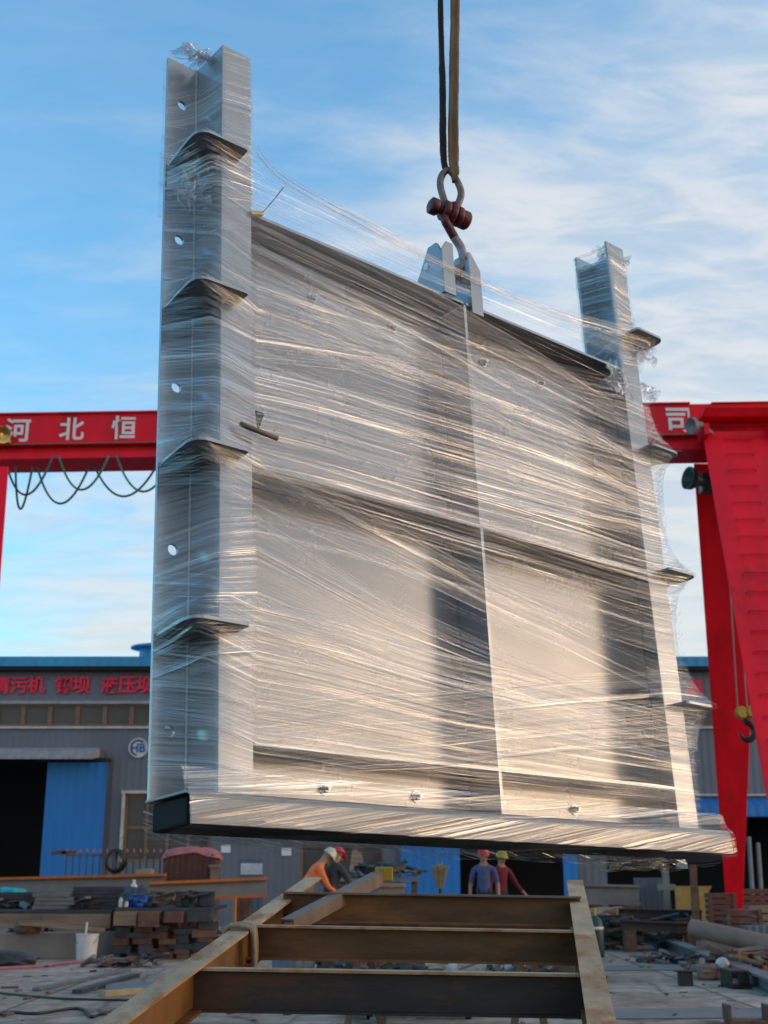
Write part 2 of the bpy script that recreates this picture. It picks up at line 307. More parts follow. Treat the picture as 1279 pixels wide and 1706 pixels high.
# ================================================================ GROUND
def ground_material():
    m = bpy.data.materials.new('yard_concrete'); m.use_nodes = True; t = m.node_tree; L = t.links; b = t.nodes['Principled BSDF']
    tc = t.nodes.new('ShaderNodeTexCoord')
    def noi(s, d, st=(1, 1, 1)):
        mp = t.nodes.new('ShaderNodeMapping'); mp.inputs['Scale'].default_value = st; L.new(tc.outputs['Object'], mp.inputs[0])
        n = t.nodes.new('ShaderNodeTexNoise'); n.inputs['Scale'].default_value = s; n.inputs['Detail'].default_value = d; n.inputs['Roughness'].default_value = .65; L.new(mp.outputs[0], n.inputs['Vector']); return n.outputs[0]
    def ramp(src, stops):
        r = t.nodes.new('ShaderNodeValToRGB'); r.color_ramp.elements[0].position = stops[0][0]; r.color_ramp.elements[0].color = (*stops[0][1], 1)
        r.color_ramp.elements[1].position = stops[-1][0]; r.color_ramp.elements[1].color = (*stops[-1][1], 1)
        for p, c in stops[1:-1]: e = r.color_ramp.elements.new(p); e.color = (*c, 1)
        L.new(src, r.inputs[0]); return r.outputs[0]
    a = ramp(noi(.55, 9, (1, .6, 1)), [(.3, (.22, .16, .115)), (.47, (.42, .33, .25)), (.62, (.54, .46, .38)), (.75, (.40, .27, .18))])
    d = ramp(noi(4, 6), [(.35, (.55, .5, .46)), (.65, (1.1, 1.08, 1.06))])
    mx = t.nodes.new('ShaderNodeMix'); mx.data_type = 'RGBA'; mx.blend_type = 'MULTIPLY'; mx.inputs[0].default_value = 1; L.new(a, mx.inputs[6]); L.new(d, mx.inputs[7])
    bk = t.nodes.new('ShaderNodeTexBrick'); bk.inputs['Scale'].default_value = .25; bk.inputs['Mortar Size'].default_value = .006; bk.inputs['Color1'].default_value = (1, 1, 1, 1); bk.inputs['Color2'].default_value = (.80, .78, .76, 1); bk.inputs['Mortar'].default_value = (.3, .27, .25, 1); bk.inputs['Brick Width'].default_value = 1.0; bk.inputs['Row Height'].default_value = .8; bk.offset = 0
    L.new(tc.outputs['Object'], bk.inputs['Vector'])
    m4 = t.nodes.new('ShaderNodeMix'); m4.data_type = 'RGBA'; m4.blend_type = 'MULTIPLY'; m4.inputs[0].default_value = 1; L.new(mx.outputs[2], m4.inputs[6]); L.new(bk.outputs[0], m4.inputs[7])
    vo = t.nodes.new('ShaderNodeTexVoronoi'); vo.feature = 'DISTANCE_TO_EDGE'; vo.inputs['Scale'].default_value = .45; dm = t.nodes.new('ShaderNodeMix'); dm.data_type = 'VECTOR'; dm.inputs[0].default_value = .25; L.new(tc.outputs['Object'], dm.inputs[4]); n9 = t.nodes.new('ShaderNodeTexNoise'); n9.inputs['Scale'].default_value = .9; n9.inputs['Detail'].default_value = 6; L.new(tc.outputs['Object'], n9.inputs['Vector']); L.new(n9.outputs['Color'], dm.inputs[5]); L.new(dm.outputs[1], vo.inputs['Vector'])
    ck = ramp(vo.outputs['Distance'], [(.0, (.35, .32, .3)), (.012, (1, 1, 1))])
    oil = ramp(noi(1.3, 8, (1, .5, 1)), [(.33, (.25, .22, .2)), (.43, (1, 1, 1))])
    m5 = t.nodes.new('ShaderNodeMix'); m5.data_type = 'RGBA'; m5.blend_type = 'MULTIPLY'; m5.inputs[0].default_value = .8; L.new(m4.outputs[2], m5.inputs[6]); L.new(ck, m5.inputs[7])
    m6 = t.nodes.new('ShaderNodeMix'); m6.data_type = 'RGBA'; m6.blend_type = 'MULTIPLY'; m6.inputs[0].default_value = .9; L.new(m5.outputs[2], m6.inputs[6]); L.new(oil, m6.inputs[7])
    L.new(m6.outputs[2], b.inputs['Base Color']); b.inputs['Roughness'].default_value = .75
    bp = t.nodes.new('ShaderNodeBump'); bp.inputs['Strength'].default_value = .5; bp.inputs['Distance'].default_value = .03; L.new(noi(7, 8), bp.inputs['Height']); L.new(bp.outputs[0], b.inputs['Normal'])
    return m
M['ground'] = ground_material()
g = MB().add([(-900, -300, 0), (900, -300, 0), (900, 1500, 0), (-900, 1500, 0)], [(0, 1, 2, 3)]).build('ground', M['ground'], local=True)
tag(g, 'bare concrete fabrication yard floor stained brown and grey', 'ground', kind='structure')

M['added_dark_floor'] = mat('dark_bounce_absorber', (.035, .034, .034), .85, var=.3, scale=3, bump=.4)
ap = MB().add([(-60, -60, .004), (60, -60, .004), (60, 12.3, .004), (-60, 12.3, .004)], [(0, 1, 2, 3)]).build('added_dark_floor', M['added_dark_floor'], local=True)  # unseen dark sheet added to cut ground bounce onto the gate undersides
tag(ap, 'added dark floor sheet out of view, dimming ground bounce on the gate', 'added_dark_floor', kind='structure')

# ================================================================ SLUICE GATE (local axes: X along the gate, Y away from the camera, Z up)
def rz(a): return Matrix.Rotation(a, 4, 'Z')
GM = Matrix.Translation((-.6849, 5.225, CAMZ + .3081)) @ rz(.7005) @ Matrix.Rotation(-.0945, 4, 'X') @ Matrix.Rotation(.0242, 4, 'Y')
gate = thing('sluice_gate', 'tall grey steel sluice gate wrapped in clear film, hanging in mid air from a sling', 'sluice gate', mtx=GM)
W, B, D, E_, H = 3.25, .178, .268, .175, 3.893
TW = .016
SV = [3.2106, 2.3737, 1.5459, .7234]
HV = [3.6233, 2.7873, 1.9575, 1.1306, .2991]
def plate_with_holes(u0, u1, v0, v1, y0, y1, holes, r):
    bm = bmesh.new(); mb = MB()
    zs = [v0]
    for hz in sorted(h[1] for h in holes): zs += [hz - 2 * r, hz + 2 * r]
    zs.append(v1)
    for i in range(len(zs) - 1):
        a, b = zs[i], zs[i + 1]
        hole = [h for h in holes if a < h[1] < b]
        if not hole: mb.box(((u0 + u1) / 2, (y0 + y1) / 2, (a + b) / 2), (u1 - u0, y1 - y0, b - a)); continue
        hu, hz = hole[0]; n = 24
        outer = []; inner = []
        for k in range(n):
            an = 2 * math.pi * (k + .5) / n; c, s_ = math.cos(an), math.sin(an)
            inner.append((hu + r * c, hz + r * s_))
            tx = ((u1 - hu) if c > 0 else (u0 - hu)) / c if abs(c) > 1e-6 else 9; tz = ((b - hz) if s_ > 0 else (a - hz)) / s_ if abs(s_) > 1e-6 else 9
            tt = min(tx, tz); outer.append((hu + tt * c, hz + tt * s_))
        # snap corners
        for cu_, cz_ in ((u0, a), (u1, a), (u1, b), (u0, b)):
            j = min(range(n), key=lambda k: (outer[k][0] - cu_) ** 2 + (outer[k][1] - cz_) ** 2); outer[j] = (cu_, cz_)
        vs = []; fs = []
        for y in (y0, y1):
            vs += [(p[0], y, p[1]) for p in outer] + [(p[0], y, p[1]) for p in inner]
        for k in range(n):
            q = (k + 1) % n
            fs += [(k, q, n + q, n + k), (2 * n + k, 3 * n + k, 3 * n + q, 2 * n + q), (n + k, n + q, 3 * n + q, 3 * n + k), (k, 2 * n + k, 2 * n + q, q)]
        mb.add(vs, fs)
    bm.free(); return mb
# columns
def column(left):
    s = 1 if left else -1
    X = (lambda u: u) if left else (lambda u: W - u)
    def bx(mb, u0, u1, y0, y1, v0, v1): mb.box(((X(u0) + X(u1)) / 2, (y0 + y1) / 2, (v0 + v1) / 2), (abs(u1 - u0), y1 - y0, v1 - v0))
    mb = MB(); bx(mb, 0, B, 0, .016, 0, H); c = mb.build('side_column', M['paint'], gate, True, bevel=.003)
    # guide strip of the back flange, with round holes on its outer half
    f = plate_with_holes(-E_ if left else W - .19, .19 if left else W + E_, 0, H, D - .014, D + .004, [(X(-.085), h) for h in HV], .027)
    f.build('back_flange', M['paint'], c, True)
    wb = MB(); bx(wb, .001, TW, .017, D - .015, .001, H - .001); wb.build('web_plate', M['paint'], c, True)
    # weld line down the joint of web and back flange
    wl = MB(); wl.tube([(X(-.002), D - .017, v) for v in [i * H / 30 for i in range(31)]], .006, 6); wl.build('weld_seam', M['cream'], c, True, smooth=True)
    for v in SV:
        out = [(-.165, D - .016), (-.188, .05), (-.194, -.03), (-.186, -.066), (-.168, -.090), (-.14, -.103), (.075, -.105), (.092, -.096), (.100, -.003), (-.003, -.003), (-.003, D - .016)]
        poly = [Vector((X(a), b, v - .015)) for a, b in out]
        if left: poly = poly[::-1]
        st = MB().prism(poly, (0, 0, .015)); st.build('stiffener_plate', M['paint'], c, True)
    return c
column(True); column(False)
# skin plate
YS = .215
MB().box((W / 2, YS + .006, 1.402), (W - .06, .012, 3.03)).build('skin_plate', M['panel'], gate, True)
# horizontal girders (plate shelves) + face strips
def shelf(v, name, y0=0.0, y1=YS - .002, t=.016, lip=.0):
    mb = MB()
    for a, b in ((B + .004, 1.655), (1.677, W - B - .004)):
        mb.box(((a + b) / 2, (y0 + y1) / 2, v - t / 2), (b - a, y1 - y0, t))
    return mb.build(name, M['paint'], gate, True)
shelf(2.921, 'top_girder'); shelf(1.536, 'middle_girder'); shelf(.235, 'bottom_girder')
MB().box((1.666, YS / 2 - .0005, 1.44), (.02, YS - .003, 2.92)).build('centre_stiffener', M['paint'], gate, True)
# bottom lip: bent plate running past both columns
prof = [(D + .02, .004), (-.03, .004), (-.055, -.001), (-.072, -.012), (-.08, -.03), (-.08, -.135), (-.07, -.135), (-.07, -.032), (-.063, -.02), (-.05, -.012), (-.03, -.008), (D + .02, -.008)]
lip = MB(); lip.prism([Vector((-.175, a, b)) for a, b in prof], (W + .36, 0, 0)); lip = lip.build('bottom_lip', M['lip'], gate, True, bevel=.002)
sl = MB(); sl.box((W / 2, .125, -.073), (W + .31, .275, .118)); sl.build('rubber_seal', M['rubber'], gate, True, bevel=.01)
def bolt(c, par):
    mb = MB(); c = Vector(c); a = Vector((0, -1, 0))
    mb.lathe(c, [(.030, 0), (.030, .005)], 20, a); mb.lathe(c + a * .005, [(.021, 0), (.021, .014), (.018, .018)], 6, a); mb.cyl(c + a * .02, c + a * .04, .011, 10)
    return mb.build('bolt', M['bolt'], par, True)
for u in (.72, 1.285, 1.86, 2.44): bolt((u, YS - .002, .1), gate)
for u in (.72, 1.285, 2.0, 2.5): bolt((u, YS - .002, 2.72), gate)
# lifting lug: two cheeks on the top girder
for u in (1.50, 1.715):
    mb = MB()
    poly = [(.0, 2.925), (.0, 3.17), (.04, 3.26), (.12, 3.26), (D, 3.05), (D, 2.925)]
    pp = [(-.004, 2.925), (-.004, 3.20), (.03, 3.275), (.10, 3.275), (.25, 3.02), (.25, 2.925)]
    mb.prism([Vector((u - .006, a, b)) for a, b in pp], (.022, 0, 0))
    # face plate with a sloping shoulder
    x0, x1 = u - .006, u + .085
    if u < 1.6: fp = [(x0, 2.925), (x1, 2.925), (x1, 3.275), (x0 + .04, 3.275), (x0, 3.21)]
    else: fp = [(x0, 2.86), (x1, 2.86), (x1, 3.17), (x0 + .02, 3.27), (x0, 3.27)]
    mb.prism([Vector((a, -.018, b)) for a, b in fp], (0, .014, 0))
    mb.build('lifting_lug', M['paint'], gate, True, bevel=.002)
MB().cyl((1.49, .12, 3.155), (1.76, .12, 3.155), .022, 18).build('lug_pin', M['bolt'], gate, True, smooth=False)
# oddments poking through the film by the left column
MB().tube([(.085, -.035, 1.70), (.115, -.05, 1.685), (.27, -.075, 1.655)], [.011, .013, .012], 10).build('protruding_rod', M['angle'], gate, True, smooth=True)
MB().prism([Vector((.185, -.012, 1.80)), Vector((.232, -.012, 1.795)), Vector((.20, -.012, 1.705))], (0, -.012, 0)).build('corner_gusset', M['black'], gate, True)

# ---------------------------------------------------------------- stretch film
def film_material(name, dens, veil, gloss, along=.55):
    m = bpy.data.materials.new(name); m.use_nodes = True; t = m.node_tree; L = t.links; t.nodes.clear()
    def nd(ty, **k):
        n = t.nodes.new(ty)
        for a, b in k.items(): setattr(n, a, b)
        return n
    def mth(op, a, b=None, clamp=False):
        n = nd('ShaderNodeMath', operation=op, use_clamp=clamp)
        for i, v in enumerate((a, b)):
            if v is None: continue
            if isinstance(v, (int, float)): n.inputs[i].default_value = v
            else: L.new(v, n.inputs[i])
        return n.outputs[0]
    uv = nd('ShaderNodeUVMap')
    def streak(su, sv, lo, hi, detail=2, loc=0.):
        mp = nd('ShaderNodeMapping'); mp.inputs['Scale'].default_value = (su, sv, 1); mp.inputs['Location'].default_value = (loc, loc * 1.7, loc); L.new(uv.outputs[0], mp.inputs[0])
        n = nd('ShaderNodeTexNoise'); n.inputs['Scale'].default_value = 1; n.inputs['Detail'].default_value = detail; n.inputs['Roughness'].default_value = .6; L.new(mp.outputs[0], n.inputs['Vector'])
        r = nd('ShaderNodeMapRange', interpolation_type='SMOOTHSTEP'); r.inputs[1].default_value = lo; r.inputs[2].default_value = hi; L.new(n.outputs[0], r.inputs[0]); return r.outputs[0], n.outputs[0]
    s1, h1 = streak(along * .9, 75, .60, .80, 0.); s2, h2 = streak(along * 1.3, 190, .60, .78, 0., 3.3); s3, h3 = streak(along * .8, 15, .50, .75, 1., 7.1); s4, h4 = streak(along * 1.7, 380, .55, .8, 0., 11.); s5, h5 = streak(along * 1.0, 34, .62, .80, 0., 17.)
    big, _ = streak(.7, 3.6, .46, .66, 1, 5.)
    lines = mth('ADD', mth('MULTIPLY', s1, .55), mth('ADD', mth('MULTIPLY', s2, .55), mth('ADD', mth('MULTIPLY', s4, .2), mth('MULTIPLY', s5, .25))))
    ds = nd('ShaderNodeAttribute', attribute_name='dens')
    lines = mth('MULTIPLY', mth('MULTIPLY', lines, mth('ADD', .05, mth('MULTIPLY', big, 1.7))), ds.outputs['Fac'])
    # edge of the web is gathered into cords: vertex attribute 'edge'
    at = nd('ShaderNodeAttribute', attribute_name='edge')
    a1 = mth('ADD', mth('MULTIPLY', lines, dens), mth('ADD', veil, mth('MULTIPLY', mth('MULTIPLY', at.outputs['Fac'], s2), .5)), True)
    a2 = mth('ADD', mth('ADD', gloss * .6, mth('MULTIPLY', s3, gloss * 2.2)), mth('MULTIPLY', lines, .35 * dens), True)
    hgt = mth('ADD', mth('MULTIPLY', h1, .7), mth('ADD', mth('MULTIPLY', h2, .28), mth('ADD', mth('MULTIPLY', h5, 1.0), mth('MULTIPLY', h3, 1.5))))
    bp = nd('ShaderNodeBump'); bp.inputs['Strength'].default_value = .9; bp.inputs['Distance'].default_value = .014; L.new(hgt, bp.inputs['Height'])
    tr = nd('ShaderNodeBsdfTransparent'); tr.inputs[0].default_value = (.97, .975, .98, 1)
    gl = nd('ShaderNodeBsdfGlossy'); gl.inputs['Color'].default_value = (.95, .95, .95, 1); gl.inputs['Roughness'].default_value = .07; L.new(bp.outputs[0], gl.inputs['Normal'])
    df = nd('ShaderNodeBsdfDiffuse'); df.inputs[0].default_value = (.80, .80, .80, 1); L.new(bp.outputs[0], df.inputs['Normal'])
    tl = nd('ShaderNodeBsdfTranslucent'); tl.inputs[0].default_value = (.80, .80, .80, 1)
    ml = nd('ShaderNodeMixShader'); ml.inputs[0].default_value = .4; L.new(df.outputs[0], ml.inputs[1]); L.new(tl.outputs[0], ml.inputs[2])
    m1 = nd('ShaderNodeMixShader'); L.new(a2, m1.inputs[0]); L.new(tr.outputs[0], m1.inputs[1]); L.new(gl.outputs[0], m1.inputs[2])
    m2 = nd('ShaderNodeMixShader'); L.new(a1, m2.inputs[0]); L.new(m1.outputs[0], m2.inputs[1]); L.new(ml.outputs[0], m2.inputs[2])
    o = nd('ShaderNodeOutputMaterial'); L.new(m2.outputs[0], o.inputs[0])
    return m
M['film'] = film_material('clear_stretch_film', .55, .003, .10)
M['film_thin'] = film_material('single_layer_stretch_film', .38, .001, .07)
M['film_crumple'] = film_material('crumpled_stretch_film', .45, .03, .14, 3.0)

def grid_mesh(name, pts, uvs, edge, m, rows, cols, dens=None):
    me = bpy.data.meshes.new(name)
    fs = [(i * cols + j, i * cols + j + 1, (i + 1) * cols + j + 1, (i + 1) * cols + j) for i in range(rows - 1) for j in range(cols - 1)]
    me.from_pydata(pts, [], fs); me.materials.append(m)
    ul = me.uv_layers.new(name='UVMap'); li = [0] * len(me.loops); me.loops.foreach_get('vertex_index', li)
    ul.data.foreach_set('uv', [c for i in li for c in uvs[i]])
    at = me.attributes.new('edge', 'FLOAT', 'POINT'); at.data.foreach_set('value', edge)
    ad = me.attributes.new('dens', 'FLOAT', 'POINT'); ad.data.foreach_set('value', dens or [1.0] * len(pts))
    me.polygons.foreach_set('use_smooth', [True] * len(fs))
    o = bpy.data.objects.new(name, me); COL.objects.link(o); o.parent = gate
    return o
def tent(v, sv=SV, k=.13):
    return max(math.exp(-abs(v - s) / k) if abs(v - s) > .012 else 1.0 for s in sv)
def film_path(v, off):
    """cross-section the taut film follows at height v: left back edge, left corner, front, right corner, right back edge"""
    a = tent(v); b = tent(v, k=.11)
    lx = -.012 - .178 * a; ly = -.012 - .085 * a
    rx = W + .012 + .178 * b; ry = -.012 - .085 * b
    o = off
    return [Vector((-E_ - .01 - o, D - .05, 0)), Vector((lx - o, ly - o, 0)), Vector((.18, -.012 - .03 * a - o, 0)), Vector((W / 2, -.010 - o, 0)), Vector((W - .18, -.012 - .03 * b - o, 0)), Vector((rx + o, ry - o, 0)), Vector((W + E_ + .01 + o, D - .05, 0))]
US = [-.42, -.20, .0, 1.445, 2.89, 3.07, 3.42]   # running length of those seven stations
def band(left, right, off, seed, m, sag=0.0, rows=None, u0=-.42, u1=3.42, amp=1.0, mid=None, name='film_band', lside=None, rside=None):
    """left/right: (lower, upper) height of the web where it meets the left and right column; wrinkles fan along it"""
    cols = 74
    hmax = max(left[1] - left[0], right[1] - right[0])
    rows = rows or max(24, int(hmax / .006))
    pts = []; uvs = []; ed = []; dn = []
    for i in range(rows):
        t = i / (rows - 1)
        for j in range(cols):
            u = u0 + (u1 - u0) * j / (cols - 1)
            k = min(1, max(0, u / 2.89)); ku = k + (u < 0) * u / 2.89 * .6
            lo = left[0] + (right[0] - left[0]) * k; hi = left[1] + (right[1] - left[1]) * k
            if lside and u < 0: q = min(1, -u / .42); lo += (lside[0] - left[0]) * q; hi += (lside[1] - left[1]) * q
            if rside and u > 2.89: q = min(1, (u - 2.89) / .53); lo += (rside[0] - right[0]) * q; hi += (rside[1] - right[1]) * q
            if mid: bl = 4 * k * (1 - k); lo += mid[0] * bl; hi += mid[1] * bl
            jag = noise.noise(Vector((u * 1.3, seed * 3.1, 0))) * .02
            v = lo + (hi - lo) * t + jag - sag * 4 * k * (1 - k) * t * t
            st = film_path(v, off)
            n = 0
            while n < 5 and u > US[n + 1]: n += 1
            q = (u - US[n]) / (US[n + 1] - US[n]); q = min(1, max(0, q))
            p = st[n].lerp(st[n + 1], q)
            # normal in plan
            dv = st[n + 1] - st[n]; nn = Vector((dv.y, -dv.x, 0)).normalized()
            y = t * hmax
            tension = .35 + .65 * math.sin(math.pi * min(1, max(0, (u + .42) / 3.84)))
            d = 0
            for fr, am in ((5, .012), (15, .0045), (42, .0013), (85, .0006)):
                d += am * noise.noise(Vector((u * (.40 + fr * .005), y * fr + u * .3, seed * 7.7 + fr)))
            d = max(-.009, d * amp * tension)
            pts.append((p + nn * d + Vector((0, 0, v)))[:])
            uvs.append((u + seed * 5.3, y + seed * 2.9))
            e = max(0, 1 - t * (rows - 1) / 5) + max(0, 1 - (1 - t) * (rows - 1) / 5); ed.append(min(1, e)); pk = 1 - .93 * max(math.exp(-((v - s_ + .075) / .085) ** 2) for s_ in SV) * (1 - min(1, max(0, (u - .12) / .15))); pk *= 1 - .95 * max(math.exp(-((v - g_) / .065) ** 2) for g_ in (2.84, 1.485, .19)) * min(1, max(0, (u - .15) / .1)) * (1 - .30 * min(1, max(0, (u - .3) / 2.0)) + .25 * noise.noise(Vector((u * 2.5, seed, 0)))); pk = min(1, max(.02, pk)); dn.append(pk * (.55 if u < -.02 else (.55 + .45 * min(1, (u + .02) / .25))))
    return grid_mesh(name, pts, uvs, ed, m, rows, cols, dn)
F, FT = M['film'], M['film_thin']
band((2.93, 3.22), (2.98, 3.22), .002, 1, FT, sag=.10, lside=(2.75, 3.3), amp=1.2)
band((2.22, 2.99), (2.26, 2.62), .010, 2, F, amp=1.2, lside=(2.5, 3.05), mid=(.0, .05))
band((2.05, 2.62), (2.48, 2.86), .018, 3, FT, amp=1.3, lside=(2.1, 2.7), mid=(.08, -.10), rside=(2.3, 2.95))
band((1.66, 2.34), (1.74, 2.36), .006, 4, F, lside=(1.8, 2.5))
band((1.46, 2.02), (1.46, 2.10), .014, 5, FT, lside=(1.5, 2.1), mid=(.04, .06))
band((1.17, 1.64), (1.01, 1.66), .004, 6, FT, lside=(1.05, 1.7), mid=(.03, 0))
band((.55, 1.26), (.38, .70), .010, 7, F, amp=1.3, lside=(.45, 1.15), mid=(-.0, -.11))
band((.20, .86), (.12, .66), .018, 8, FT, amp=1.2, lside=(.35, 1.0))
band((-.02, .50), (-.02, .40), .006, 9, FT, amp=1.2, lside=(.05, .6), mid=(-.02, 0))

band((1.30, 1.62), (.74, .98), .022, 11, FT, amp=1.6, lside=(1.4, 1.75), mid=(.0, -.05))
band((.06, .40), (.46, .92), .024, 12, FT, amp=1.6, lside=(.1, .5))
band((2.45, 2.72), (1.95, 2.30), .024, 13, FT, amp=1.6, lside=(2.6, 2.9))

# film round the free column tops
def top_wrap(left, v0, v1, seed, off, m, tilt):
    X = (lambda u: u) if left else (lambda u: W - u)
    cols, rows = 46, 110; pts = []; uvs = []; ed = []
    st = [Vector((-E_ - .008 - off, D - .02)), Vector((-.01 - off, -.008 - off)), Vector((B + .01 + off, -.008 - off)), Vector((.20 + off, D + .02)), Vector((-E_ - .008 - off, D + .02 + off))]
    ln = [(st[i + 1] - st[i]).length for i in range(4)]; tot = sum(ln)
    for i in range(rows):
        t = i / (rows - 1)
        for j in range(cols):
            s = tot * j / (cols - 1); n = 0; a = s
            while n < 3 and a > ln[n]: a -= ln[n]; n += 1
            p = st[n].lerp(st[n + 1], min(1, a / ln[n])); dv = st[n + 1] - st[n]; nn = Vector((dv.y, -dv.x)).normalized()
            v = v0 + (v1 - v0) * t + tilt * (s / tot - .3) + .03 * noise.noise(Vector((s * 6, seed, t * 2))) * (t > .9)
            q = min(1, a / ln[n]); bow = -.05 * 4 * q * (1 - q) * (n == 0)
            d = sum(am * noise.noise(Vector((s * 2 + t * tilt * 3, (t * (v1 - v0) - s * tilt * 1.1) * fr, seed * 5 + fr))) for fr, am in ((8, .008), (20, .004), (45, .0018)))
            pp = p + nn * (d + bow * .8)
            pts.append((X(pp.x), pp.y, v)); uvs.append((s + seed, t * (v1 - v0) - s * tilt + seed * 3)); ed.append(1.0 if i > rows - 6 or i < 4 else 0.0)
    return grid_mesh('film_wrap', pts, uvs, ed, m, rows, cols)
top_wrap(True, 2.98, 3.86, 21, .002, FT, .10)
top_wrap(True, 3.0, 3.40, 22, .008, F, -.14)
top_wrap(False, 3.05, 3.84, 23, .002, F, .12)
top_wrap(False, 2.95, 3.35, 24, .008, F, -.10)

# loose cords, crumples
def cord(pts, r, seed, n=40):
    """one loose strand of gathered film"""
    path = []
    P_ = [Vector(p) for p in pts]
    for i in range(n + 1):
        a = i / n * (len(P_) - 1); k = min(int(a), len(P_) - 2); q = a - k
        p0, p1, p2, p3 = P_[max(k - 1, 0)], P_[k], P_[k + 1], P_[min(k + 2, len(P_) - 1)]
        path.append(.5 * ((2 * p1) + (p2 - p0) * q + (2 * p0 - 5 * p1 + 4 * p2 - p3) * q * q + (3 * p1 - p0 - 3 * p2 + p3) * q ** 3))
    return path
mb = MB()
for k in range(9):
    o = rnd.uniform(-.02, .02); oz = rnd.uniform(-.05, .02)
    mb.tube(cord([(.17, -.06 + o, 3.27 + oz), (.36, -.05 + o, 3.17 + oz * .8), (.9, -.04 + o, 3.13 + oz), (1.55, -.03, 3.10 + oz * .7), (2.3, -.03, 3.10 + oz), (3.0, -.03 + o, 3.17 + oz), (3.40, -.05, 3.21 + oz * .3)], 0, k), rnd.uniform(.0015, .004), 6)
cordo = mb.build('film_cord', M['film_crumple'], gate, True, smooth=True)
def add_uv(o, seed=0):
    me = o.data; ad = me.attributes.new('dens', 'FLOAT', 'POINT'); ad.data.foreach_set('value', [1.0] * len(me.vertices)); ul = me.uv_layers.new(name='UVMap'); li = [0] * len(me.loops); me.loops.foreach_get('vertex_index', li)
    ul.data.foreach_set('uv', [c for i in li for c in (me.vertices[i].co.x * 1.0 + seed, me.vertices[i].co.z + me.vertices[i].co.y)])
add_uv(cordo)
mb = MB()
rs = random.Random(5)
def strand_on(u0, v0, u1, v1, r, lift):
    path = []
    for i in range(9):
        q = i / 8; u = u0 + (u1 - u0) * q; v = v0 + (v1 - v0) * q
        st = film_path(v, lift); n = 0
        while n < 5 and u > US[n + 1]: n += 1
        p = st[n].lerp(st[n + 1], min(1, max(0, (u - US[n]) / (US[n + 1] - US[n]))))
        path.append((p.x, p.y - .004, v))
    mb.tube(path, [r * .3] + [r] * 7 + [r * .3], 4)
FANS = [((.1, 2.3, 2.95), (3.0, 2.35, 2.75), 46), ((.1, 2.0, 2.6), (3.1, 2.5, 2.8), 34), ((.0, 1.6, 2.3), (3.2, 1.75, 2.35), 52), ((.0, 1.45, 1.75), (3.2, 1.1, 1.6), 36), ((.1, 1.17, 1.3), (3.2, .62, .72), 16), ((.1, .4, 1.2), (3.3, .25, .68), 60), ((.0, .1, .6), (3.3, .0, .45), 44), ((-.3, .2, 1.4), (.3, .5, 1.3), 30), ((-.38, 2.45, 3.05), (.2, 3.15, 2.4), 60), ((-.38, 2.35, 2.9), (.2, 2.4, 3.0), 40), ((-.38, 1.6, 2.2), (.2, 1.7, 2.2), 40), ((-.38, .75, 1.5), (.2, .8, 1.4), 40), ((-.38, .05, .65), (.2, .1, .65), 50), ((-.38, 3.0, 3.2), (.3, 3.3, 2.9), 20), ((2.9, 2.2, 3.2), (3.42, 2.4, 3.2), 50), ((2.95, .6, 2.3), (3.42, .55, 2.2), 70), ((2.8, .0, .7), (3.42, .05, .72), 50), ((2.2, .1, .35), (3.35, .55, .75), 18), ((1.9, .75, 1.0), (3.3, 1.0, 1.5), 16), ((.2, .25, .6), (1.7, .1, .9), 14)]
for (ua, a0, a1), (ub, b0, b1), cnt in FANS:
    for _ in range(int(cnt * .5)):
        t = rs.random(); q0, q1 = sorted((rs.random(), rs.random()))
        if q1 - q0 < .2: q1 = min(1, q0 + .3)
        va = a0 + (a1 - a0) * t + rs.gauss(0, .03); vb = b0 + (b1 - b0) * t + rs.gauss(0, .03)
        strand_on(ua + (ub - ua) * q0, va + (vb - va) * q0, ua + (ub - ua) * q1, va + (vb - va) * q1, rs.choice((.0005, .0007, .0008, .0010, .0016)), rs.uniform(.012, .026))
so_ = mb.build('film_strand', M['film_crumple'], gate, True, smooth=True); add_uv(so_)
def crumple(c, size, seed, name='film_scrap', n=26):
    c = Vector(c); pts = []; uvs = []; ed = []
    for i in range(n):
        for j in range(n):
            a, b = i / (n - 1) - .5, j / (n - 1) - .5
            p = Vector((a * size[0], 0, b * size[2]))
            q = Vector((a * 3.2 + seed, b * 3.2, seed * 1.7))
            p += Vector((noise.noise(q * 2) * .25 * size[0], noise.noise(q * 1.8 + Vector((9, 0, 0))) * size[1], noise.noise(q * 2.2 + Vector((0, 9, 0))) * .35 * size[2]))
            pts.append((c + p)[:]); uvs.append((a * .3 + seed, b * .6)); ed.append(.6)
    return grid_mesh(name, pts, uvs, ed, M['film_crumple'], n, n)
crumple((.0, .13, 3.87), (.34, .12, .08), 1.3)
crumple((W - .02, .12, 3.86), (.26, .2, .12), 2.3)
crumple((-.03, .10, 3.06), (.24, .12, .30), 3.7)
crumple((W + .06, -.03, 3.12), (.20, .06, .16), 4.9)
crumple((2.98, -.03, 2.80), (.22, .03, .22), 7.4)
crumple((2.75, .10, -.19), (.62, .14, .07), 8.2)
crumple((3.50, .12, 2.92), (.14, .06, .10), 10.4)
